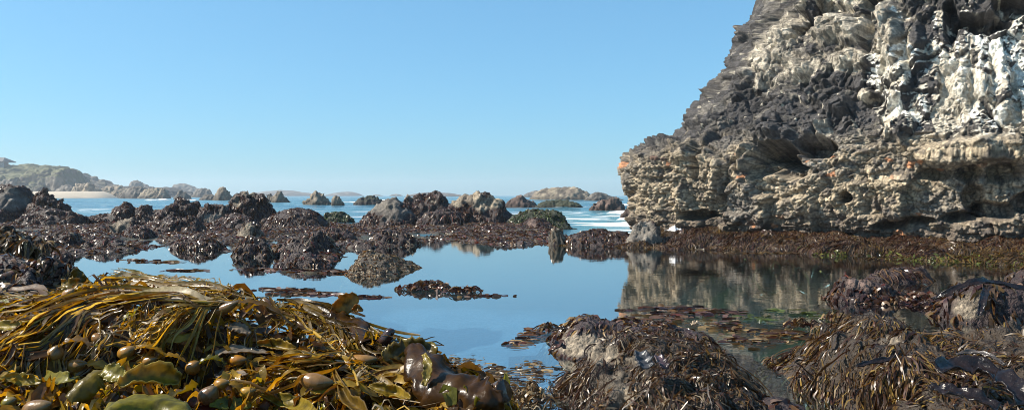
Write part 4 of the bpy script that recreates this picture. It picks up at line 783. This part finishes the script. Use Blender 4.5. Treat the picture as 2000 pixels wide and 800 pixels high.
# broad single blades
def blade(label, path, widths, col, lifts=0.03, ruffle=.06, curl=.25, K=30, rough=.2, mat=None, tilt=(0, -.5, 1.0), twist=0.0, name='stray_kelp', abs3=None, seed=1, thick=None, trim=None, cat='kelp', holes=.0, parent=None):
    pts = abs3 if abs3 is not None else [hit(a, b, lf) for (a, b), lf in zip(path, lifts if hasattr(lifts, '__len__') else [lifts] * len(path))]
    Cv = spline(pts, K); cen = Cv.mean(0); Y = cen[1]
    wv = np.interp(np.linspace(0, 1, K), np.linspace(0, 1, len(widths)), widths) / F * Y
    cols = 13; js = np.linspace(-1, 1, cols); T = nrm(np.gradient(Cv, axis=0)); N = nrm(np.array(tilt, float))[None]; Sd = nrm(np.cross(T, N)); N2 = np.cross(Sd, T)
    a = (np.linspace(-.5, .5, K) * twist)[:, None]; Sd, N2 = Sd * np.cos(a) + N2 * np.sin(a), N2 * np.cos(a) - Sd * np.sin(a)
    u = np.linspace(0, 1, K)[:, None]; J = js[None, :]; w2 = wv[:, None] * .5
    off = curl * w2 * (J ** 2 - .4) + ruffle * w2.max() * np.abs(J) ** 1.5 * (np.sin(u * 17 + J * 2 + seed) + .6 * np.sin(u * 37 + seed * 2 - J * 3))
    P = Cv[:, None] + Sd[:, None] * (w2 * J)[:, :, None] + N2[:, None] * off[:, :, None]
    V = P.reshape(-1, 3); V = V + nrm(np.repeat(N2, cols, 0)) * ((fbm(V * 26 + seed, 4, 321) - .5) * .42 * w2.max())[:, None]
    ed = 1 + (fbm(np.stack([np.repeat(u[:, 0], cols) * 22, np.tile(js, K) * 0 + seed, np.sign(np.tile(js, K)) * 3], 1), 3, 322) - .5) * .5 * (np.abs(np.tile(js, K)) > .8)
    V = np.repeat(Cv, cols, 0) + (V - np.repeat(Cv, cols, 0)) * ed[:, None]
    n = fbm(V * 40 + seed, 4, 323)[:, None]; c = np.array(col) * (.55 + .9 * n)
    sp = sm(.62, .68, fbm(V * 70 + seed, 3, 324))[:, None]; c = c * (1 - .45 * sp)
    if trim is not None:
        e = sm(.8, .97, np.abs(np.tile(js, K)))[:, None]; c = c * (1 - e) + np.array(trim) * e
    Q = gridfaces(K, cols); Nn = vnormals(V, Q); th = thick or .0012; m = len(V)
    V2 = np.vstack([V + Nn * th, V - Nn * th]); Q2 = [Q, Q[:, ::-1] + m]
    rim = np.concatenate([np.arange(K) * cols, (K - 1) * cols + np.arange(1, cols), (K - 2 - np.arange(K - 1)) * cols + cols - 1, np.arange(cols - 2, 0, -1)])
    rn = np.roll(rim, -1); Q2.append(np.stack([rim, rim + m, rn + m, rn], 1))
    c = np.vstack([c, c])
    o = obj(name, mesh(name, V2 - cen, np.concatenate(Q2), np.hstack([c, np.full((2 * m, 1), rough)]), True, (mat or M_kelp,)), parent, cen if parent is None else None)
    if parent is None: tag(o, label, cat)
    return o
blade('big glossy olive green blade folded over at the bottom photo edge', [(190, 828), (225, 808), (275, 800), (325, 806), (360, 830)], [44, 74, 80, 76, 46], (.17, .145, .009), .09, .09, -.9, rough=.4, trim=(.28, .24, .03), seed=3, tilt=(0, -.85, .6))
blade('olive green blade lying just above the big glossy folded one', [(236, 752), (270, 738), (315, 733), (352, 742)], [22, 46, 50, 20], (.20, .15, .010), .09, .10, .8, rough=.42, trim=(.3, .26, .05), seed=4, tilt=(0, -.85, .6))
blade('cupped olive blade with a bright white glint left of the folded blades', [(132, 778), (165, 752), (190, 735), (215, 726)], [32, 62, 56, 20], (.16, .115, .008), .075, .1, -.6, rough=.36, seed=5, tilt=(-.2, -.7, .7))
blade('small pale green kelp flag sticking up above the olive blades', [(200, 722), (222, 728), (246, 740)], [20, 40, 16], (.19, .16, .02), .085, .1, .3, rough=.3, seed=6, tilt=(0, -.9, .5))
blade('dark olive blade standing at the upper left beside the pool', [(166, 580), (160, 560), (152, 543), (146, 530)], [26, 42, 38, 8], (.075, .065, .012), .05, .06, .4, rough=.25, seed=7, tilt=(.1, -1, .1), abs3=[PX(160, 586, 2.52), PX(158, 566, 2.5), PX(152, 545, 2.5), PX(147, 524, 2.5)])
blade('yellow ruffled blade leaning left below the standing dark olive one', [(168, 572), (140, 562), (112, 558)], [20, 40, 14], (.20, .135, .02), .05, .25, .3, rough=.3, seed=8, tilt=(0, -1, .3), abs3=[PX(170, 578, 2.44), PX(142, 562, 2.44), PX(118, 552, 2.46)])
blade('upright golden blade with dark blotches against the blue pool', [(0, 0)], [16, 34, 40, 28, 8], (.22, .13, .02), .0, .06, .2, rough=.3, seed=9, tilt=(.2, -1, .1), abs3=[PX(650, 624, 2.1), PX(662, 606, 2.1), PX(676, 592, 2.1), PX(688, 580, 2.1), PX(692, 572, 2.1)])
blade('little curled golden tab right of the upright golden blade', [(0, 0)], [8, 15, 4], (.17, .09, .015), .0, .1, .4, rough=.3, seed=10, tilt=(.2, -1, .1), abs3=[PX(690, 606, 2.09), PX(698, 601, 2.08), PX(709, 606, 2.08)])
blade('crumpled wet brown blade glittering on the right shoulder of the heap', [(620, 622), (652, 630), (690, 642), (716, 668)], [34, 56, 62, 42], (.060, .030, .009), .05, .30, -.7, rough=.2, seed=11, tilt=(.3, -.9, .4))
blade('ragged dark olive blade standing like a fin at the right of the heap', [(0, 0)], [60, 84, 80, 66], (.085, .060, .012), .0, .08, .15, rough=.25, seed=12, tilt=(.1, -1, .25), abs3=[PX(752, 716, 1.86), PX(786, 706, 1.86), PX(816, 700, 1.86), PX(842, 712, 1.84)], trim=(.2, .16, .04))
blade('huge wet brown blade draped from the fin blade down to the lower right', [(0, 0)], [46, 90, 118, 110, 84, 36], (.060, .028, .007), .0, .2, -.6, rough=.28, seed=13, tilt=(.45, -.85, .15), K=44, abs3=[PX(812, 672, 1.84), PX(838, 716, 1.76), PX(868, 752, 1.70), PX(905, 776, 1.66), PX(945, 786, 1.64), PX(984, 782, 1.64)])
blade('torn golden edge of a blade curling in front of the huge draped one', [(0, 0)], [10, 20, 18, 8], (.24, .19, .04), .0, .2, .4, rough=.25, seed=14, tilt=(-.3, -1, .2), abs3=[PX(828, 690, 1.72), PX(836, 712, 1.70), PX(834, 734, 1.69), PX(828, 752, 1.68)])
blade('flat grey scrap of blade near the middle of the heap', [(420, 690), (450, 682), (490, 684), (530, 690)], [12, 26, 14, 6], (.24, .20, .15), .06, .12, .2, rough=.55, seed=15)
blade('grey oval scrap of blade between the two small ball bladders', [(420, 735), (452, 726), (480, 732)], [10, 28, 10], (.22, .18, .14), .055, .12, .2, rough=.55, seed=16)
blade('grey torn scrap of blade hanging over the dark hollow at centre', [(442, 634), (466, 640), (488, 652)], [12, 30, 12], (.26, .21, .15), .06, .15, .2, rough=.55, seed=17)
blade('pale grey strap of blade lying at the lower left with a bright sheen', [(62, 668), (46, 690), (30, 712)], [10, 22, 12], (.30, .26, .22), .06, .05, .2, rough=.3, seed=18)
blade('amber blade scrap with toothed edge below the orange bladder', [(440, 726), (470, 718), (500, 716)], [8, 18, 10], (.26, .18, .03), .05, .2, .2, rough=.3, seed=19)
blade('bright yellow blade scrap beside the fat grey brown bladder', [(606, 764), (632, 758), (664, 764)], [12, 26, 12], (.30, .20, .025), .05, .1, .3, rough=.25, seed=20, tilt=(0, -.8, .6))
blade('dull red smooth blade showing at the bottom edge between the bladders', [(352, 772), (385, 778), (420, 800)], [24, 44, 34], (.10, .03, .025), .03, .05, -.3, rough=.35, seed=21)
# thick stipes
FLAG = [((40, 742), 24, (.20, .15, .012), 'ragged yellow kelp flag beside the red turf at the lower left'), ((330, 664), 20, (.24, .16, .015), 'small golden kelp flag under the dark hollow, left of centre'), ((540, 676), 22, (.20, .13, .012), 'golden brown kelp flag right of the grey torn scrap'),
        ((560, 782), 30, (.22, .16, .014), 'yellow brown kelp flag at the bottom edge below the fat grey brown bladder'), ((690, 782), 26, (.15, .09, .010), 'brown kelp flag at the bottom edge left of the huge draped blade'), ((100, 738), 26, (.17, .15, .012), 'olive kelp flag below the tall amber bladder'),
        ((450, 790), 30, (.16, .15, .012), 'olive kelp flag at the bottom edge right of the violet bladder'), ((760, 764), 26, (.22, .15, .014), 'golden kelp flag touching the left side of the huge draped blade'), ((580, 690), 22, (.13, .085, .010), 'brown kelp flag above the feathery stipe'), ((20, 640), 24, (.22, .165, .014), 'yellow kelp flag at the left photo edge under the long amber frond')]
for i, ((a, b), w_, c_, lab) in enumerate(FLAG):
    r_ = np.random.RandomState(i + 5); dx = 36 + 26 * r_.rand(); dy = 14 * r_.randn()
    blade(lab, [(a - dx, b + dy), (a - dx * .3, b - 4), (a + dx * .4, b - dy * .3), (a + dx, b - dy)], [w_ * .3, w_ * .9, w_ * 1.0, w_ * .3], c_, .065, .16, .3 + r_.randn() * .7, rough=.42, seed=50 + i, tilt=(r_.randn() * .3, -.8, .6))
def stipe(label, pts, rad, col, flare=0):
    P = spline(pts, 30); cen = P.mean(0); r = np.interp(np.linspace(0, 1, 30), np.linspace(0, 1, len(rad)), rad)
    V, Q = tube(P - cen, r, 18); m = len(V); V = np.vstack([V, (P[0] - cen)[None], (P[-1] - cen)[None]]); i = np.arange(18)
    cap = np.concatenate([np.stack([np.roll(i, -1), i, np.full(18, m)], 1), np.stack([m - 18 + i, m - 18 + np.roll(i, -1), np.full(18, m + 1)], 1)])
    V = V + nrm(V) * ((fbm(V * 40, 3, 331) - .5) * .006)[:, None]
    n = fbm(V * 50, 3, 332)[:, None]
    return tag(obj('kelp_stipe', mesh('kelp_stipe', V, [Q, cap], np.hstack([np.array(col) * (.6 + .8 * n), .18 + 0 * n]), True, (M_float,)), None, cen), label, 'kelp stipe')
stipe('thick cut end of brown kelp stipe at the right tip of the heap', [PX(905, 792, 1.72), PX(935, 778, 1.70), PX(962, 768, 1.68), PX(984, 762, 1.66)], [.016, .018, .019, .024], (.055, .028, .012))
stipe('short curled dark kelp stipe standing between crumpled blade and fin blade', [PX(718, 690, 1.98), PX(736, 678, 1.95), PX(750, 664, 1.94), PX(762, 650, 1.94), (PX(768, 653, 1.94))], [.010, .013, .014, .013, .006], (.040, .020, .015))
stipe('golden bent kelp stipe looping at the upper left of the heap', [PX(124, 594, 2.3), PX(132, 580, 2.3), PX(146, 570, 2.3), PX(160, 568, 2.32)], [.004, .005, .005, .004], (.25, .17, .04))
# dark wet straps lying on the right hand rocks
def strap(label, path3, widths, col=(.014, .009, .008), seed=1, **k): return blade(label, None, widths, col, 0, .22, .5, 34, .22, M_darkblade, (0, -.5, 1.0), 0.2, 'dark_kelp_strap', [PX(*p) for p in path3], seed, .003, cat='kelp strap', **k)
strap('dark wet kelp strap arching over the pale boulder at the right edge of the pool', [(1822, 582, 6.0), (1850, 572, 5.95), (1880, 558, 5.95), (1912, 549, 5.95), (1950, 553, 6.0), (2010, 566, 6.0)], [8, 14, 14, 16, 18, 14], seed=31)
strap('second dark strap hanging down the front of that pale boulder', [(1926, 556, 5.95), (1922, 578, 5.75), (1916, 600, 5.68), (1912, 616, 5.64)], [10, 14, 12, 6], seed=32)
strap('slim blue black strap lying on the widest rockweed mound', [(1672, 714, 3.7), (1705, 706, 3.72), (1740, 700, 3.74), (1775, 688, 3.8)], [5, 12, 13, 5], seed=33)
strap('shiny strap with a blue sheen along the crest of the widest mound', [(1705, 690, 3.9), (1740, 682, 3.95), (1780, 678, 4.0), (1800, 682, 4.0)], [5, 10, 10, 4], seed=34)
strap('broad blue black kelp sheet slumped in the lower right corner', [(1830, 716, 3.3), (1880, 712, 3.35), (1930, 722, 3.3), (1975, 750, 3.2), (2000, 790, 3.1)], [26, 46, 52, 50, 34], seed=35)
strap('dark folded sheet beneath the broad blue black one', [(1815, 752, 3.1), (1850, 762, 3.05), (1900, 772, 3.0), (1950, 796, 2.95)], [16, 30, 34, 26], seed=36)
strap('pale glinting strap at the upper edge of the broad blue black sheet', [(1868, 690, 3.5), (1900, 686, 3.5), (1935, 694, 3.45), (1962, 712, 3.4)], [5, 11, 12, 6], (.07, .06, .055), seed=37)
strap('squarish bluish blade lying on the shaggy mound, bottom centre right', [(1250, 686, 3.55), (1256, 700, 3.5), (1262, 716, 3.45)], [22, 32, 28], (.05, .05, .055), seed=38)
strap('smaller purple grey blade right of the squarish bluish one', [(1285, 694, 3.55), (1292, 706, 3.5), (1300, 718, 3.47)], [14, 22, 16], (.06, .04, .045), seed=39)
strap('brown fleshy blade stuck to the left foot of the barnacled rock', [(1072, 688, 4.65), (1084, 676, 4.62), (1096, 668, 4.66), (1102, 680, 4.62)], [12, 16, 14, 8], (.06, .03, .02), seed=40)
strap('short black stub of kelp at the left shoulder of the barnacled rock', [(1076, 645, 5.2), (1090, 641, 5.2), (1108, 640, 5.2)], [7, 9, 7], (.025, .018, .014), seed=41)
strap('pale tan kelp scrap floating just behind the shaggy mound', [(1350, 633, 5.3), (1360, 629, 5.3), (1370, 634, 5.3)], [5, 11, 6], (.40, .30, .2), seed=42)
# ------------------------------------------------------------------ weed floating on the pool
def floating(label, spec, pal, L=.09, W=.02, bump=.05, name='floating_seaweed', seed=1, stuff=False, group='rafts of weed floating on the pool'):
    """spec: list of (px, py, spread across, spread in depth, how many, height)"""
    P = []; H = []
    for (px, py, rx, ry, n, h) in spec:
        Y = F / (py - HY); c = PX(px, py, Y); a = rs.randn(n, 2) * .5; a = a / np.maximum(1, np.linalg.norm(a, axis=1, keepdims=True) / 1.3)
        q = np.stack([c[0] + a[:, 0] * rx / F * Y, Y + a[:, 1] * ry, np.zeros(n)], 1); q[:, 2] = h * np.clip(1 - (a ** 2).sum(1), 0, 1) * rs.rand(n) + .004; P.append(q); H.append(np.full(n, h))
    P = np.concatenate(P); H = np.concatenate(H); n = len(P); cen = np.array([P[:, 0].mean(), P[:, 1].mean(), 0]); K = 5; a = rs.randn(n) * .9 + (rs.rand(n) > .5) * math.pi
    D = np.stack([np.cos(a), np.sin(a) * .6, rs.randn(n) * .12 * (H > .02)], 1); t = np.linspace(-.5, .5, K)[None, :, None]; l = (L * (.4 + 1.1 * rs.rand(n)))[:, None, None]
    Cv = P[:, None] + D[:, None] * l * t + np.array([0, 0, 1.0]) * (np.where(H > .02, bump, .006)[:, None, None] * rs.rand(n, 1, 1) * np.cos(t * 3)) + rs.randn(n, K, 3) * np.array([.1, .1, 0]) * l * .3
    Cv[:, :, 2] = np.maximum(Cv[:, :, 2], .003)
    col = np.hstack([pick(pal, n), .2 + .25 * rs.rand(n, 1)])
    o = obj(name, ribbon_mesh(name, Cv - cen, nrm(np.array([0, 0, 1.0]) + rs.randn(n, 3) * .5), W * (.4 + rs.rand(n)), col, rs.randn(n, 1) * .5 * np.ones((1, K)), 0, 0, (M_weed,)), None, cen)
    tag(o, label, 'floating weed', None if stuff else group)
    if stuff: o['kind'] = 'stuff'
    return o
FW = PURPLE + RED + BROWN[:2]
floating('raft of reddish weed trailing to the right, in open water past the lone rock', [(835, 565, 45, .14, 260, .06), (900, 572, 40, .16, 70, .03), (945, 578, 50, .1, 40, .0)], FW, .10, .03)
floating('loose weed scraps spread between the kelp heap and the lone rock', [(560, 572, 50, .18, 50, .02), (630, 574, 40, .12, 40, .02), (540, 566, 60, .2, 40, 0), (720, 580, 40, .1, 26, 0)], FW, .13, .03, stuff=True)
floating('long thin line of weed drifting left of the lone rock', [(600, 530, 90, .16, 110, .0), (650, 532, 40, .2, 90, .02), (520, 526, 60, .1, 40, 0)], TAN + RED, .14, .04, stuff=True)
floating('sparse dark weed scraps on calm water in front of the left boulders', [(300, 512, 60, .1, 26, 0), (360, 528, 50, .1, 22, 0), (270, 508, 40, .1, 16, 0)], FW, .2, .04, stuff=True)
floating('fringe of weed floating off the left shoulder of the barnacled rock', [(1040, 655, 26, .22, 70, .02), (1010, 672, 26, .18, 40, .0), (1070, 648, 18, .1, 50, .03)], FW + BROWN, .09, .016, stuff=True)
floating('strings of beaded brown weed floating between kelp heap and shaggy mound', [(900, 715, 40, .3, 120, 0), (960, 732, 50, .25, 150, .01), (1020, 745, 50, .3, 130, .0), (1050, 720, 40, .2, 60, 0), (985, 770, 40, .1, 120, .02), (1040, 786, 40, .15, 220, .05)], BROWN + TAN, .055, .012, stuff=True)
floating('brown weed raft floating right of the barnacled rock', [(1420, 640, 60, .3, 110, .02), (1520, 655, 70, .25, 120, .02), (1460, 668, 60, .2, 60, .01), (1590, 660, 40, .2, 60, .02)], BROWN + PURPLE[:2], .09, .02, stuff=True)
floating('dark line of weed scraps behind the barnacled rock on the reflection of the stack', [(1310, 604, 60, .2, 60, .0), (1380, 612, 60, .3, 90, .02), (1300, 620, 50, .2, 80, .02)], FW, .11, .025, stuff=True)
floating('green weed patch floating on the right side of the pool', [(1560, 612, 90, .3, 70, 0), (1480, 622, 50, .2, 34, 0), (1700, 628, 60, .2, 30, 0)], GREEN, .10, .015, stuff=True)
floating('purple weed raft between the pale-topped rock and the strap-draped boulder', [(1790, 585, 50, .25, 160, .05), (1830, 600, 40, .2, 130, .04), (1720, 590, 60, .2, 120, .03), (1645, 585, 30, .2, 90, .02)], PURPLE + RED, .08, .028)
floating('weed and froth line along the waterline of the weedy ledge', [(1380, 487, 90, .15, 70, .0), (1500, 494, 90, .12, 60, 0)], TAN[:3] + BROWN[:3], .14, .03, stuff=True)
floating('small forked weed scrap alone on the water left of the stack reflection', [(1215, 606, 9, .03, 7, .0)], FW, .1, .02)
floating('short brown weed mat floating at the crest line of the widest mound', [(1570, 640, 30, .15, 90, .04), (1640, 626, 30, .12, 80, .03)], BROWN + PURPLE, .07, .02, stuff=True)



# ------------------------------------------------------------------ camera, light, air
cam = bpy.data.cameras.new('camera'); co = bpy.data.objects.new('camera', cam); C.objects.link(co)
cam.lens = 28; cam.sensor_width = 36; cam.clip_start = .05; cam.clip_end = 20000; cam.shift_y = -19 / 2000
co.location = (0, 0, CAMZ); co.rotation_euler = (math.pi / 2, 0, 0); S.camera = co
sun = bpy.data.lights.new('sun', 'SUN'); sun.energy = 5.0; sun.angle = math.radians(.5); sun.color = (1, .91, .78)
so = bpy.data.objects.new('sun', sun); C.objects.link(so)
import mathutils
so.rotation_euler = mathutils.Vector(SUN).to_track_quat('Z', 'Y').to_euler(); so.location = (-20, 0, 30)
w = bpy.data.worlds.new('World'); S.world = w; w.use_nodes = True; nt = w.node_tree; nt.nodes.clear()
wo = nt.nodes.new('ShaderNodeOutputWorld'); bg = nt.nodes.new('ShaderNodeBackground'); sk = nt.nodes.new('ShaderNodeTexSky')
sk.sky_type = 'NISHITA'; sk.sun_disc = False; sk.sun_elevation = math.asin(SUN[2]); sk.sun_rotation = math.atan2(SUN[0], SUN[1])
sk.air_density = 1.0; sk.dust_density = .8; sk.ozone_density = 10.0; sk.altitude = 0
bg.inputs['Strength'].default_value = .085
wb = nt.nodes.new('ShaderNodeVectorMath'); wb.operation = 'MULTIPLY'; wb.inputs[1].default_value = (1.24, 1.98, 2.2)   # white balance of the sky
gm = nt.nodes.new('ShaderNodeGamma'); gm.inputs['Gamma'].default_value = .58
nt.links.new(sk.outputs[0], gm.inputs[0]); nt.links.new(gm.outputs[0], wb.inputs[0]); nt.links.new(wb.outputs[0], bg.inputs[0]); nt.links.new(bg.outputs[0], wo.inputs[0])
S.view_settings.view_transform = 'Standard'; S.view_settings.look = 'None'; S.view_settings.gamma = 1; S.view_settings.exposure = .87
S.cycles.max_bounces = 8; S.cycles.transparent_max_bounces = 12; S.cycles.volume_bounces = 1
S.cycles.use_denoising = True; S.cycles.filter_width = .9
# the sea air: one closed box of pale haze round everything built, the sky outside it
hz, hn = newmat('sea_haze'); ho = nd(hn, 'ShaderNodeOutputMaterial'); pv = nd(hn, 'ShaderNodeVolumePrincipled')
pv.inputs['Color'].default_value = (.88, .93, 1, 1); pv.inputs['Density'].default_value = .0004; pv.inputs['Anisotropy'].default_value = .25
hn.links.new(pv.outputs[0], ho.inputs['Volume'])
hv = np.array([(x, y, z) for x in (-1700, 1700) for y in (-40, 1700) for z in (-3, 32)], float)
hb = obj('haze', mesh('haze', hv, np.array([(0, 1, 3, 2), (4, 6, 7, 5), (0, 4, 5, 1), (2, 3, 7, 6), (0, 2, 6, 4), (1, 5, 7, 3)]), None, False, (hz,)))
hb['kind'] = 'stuff'
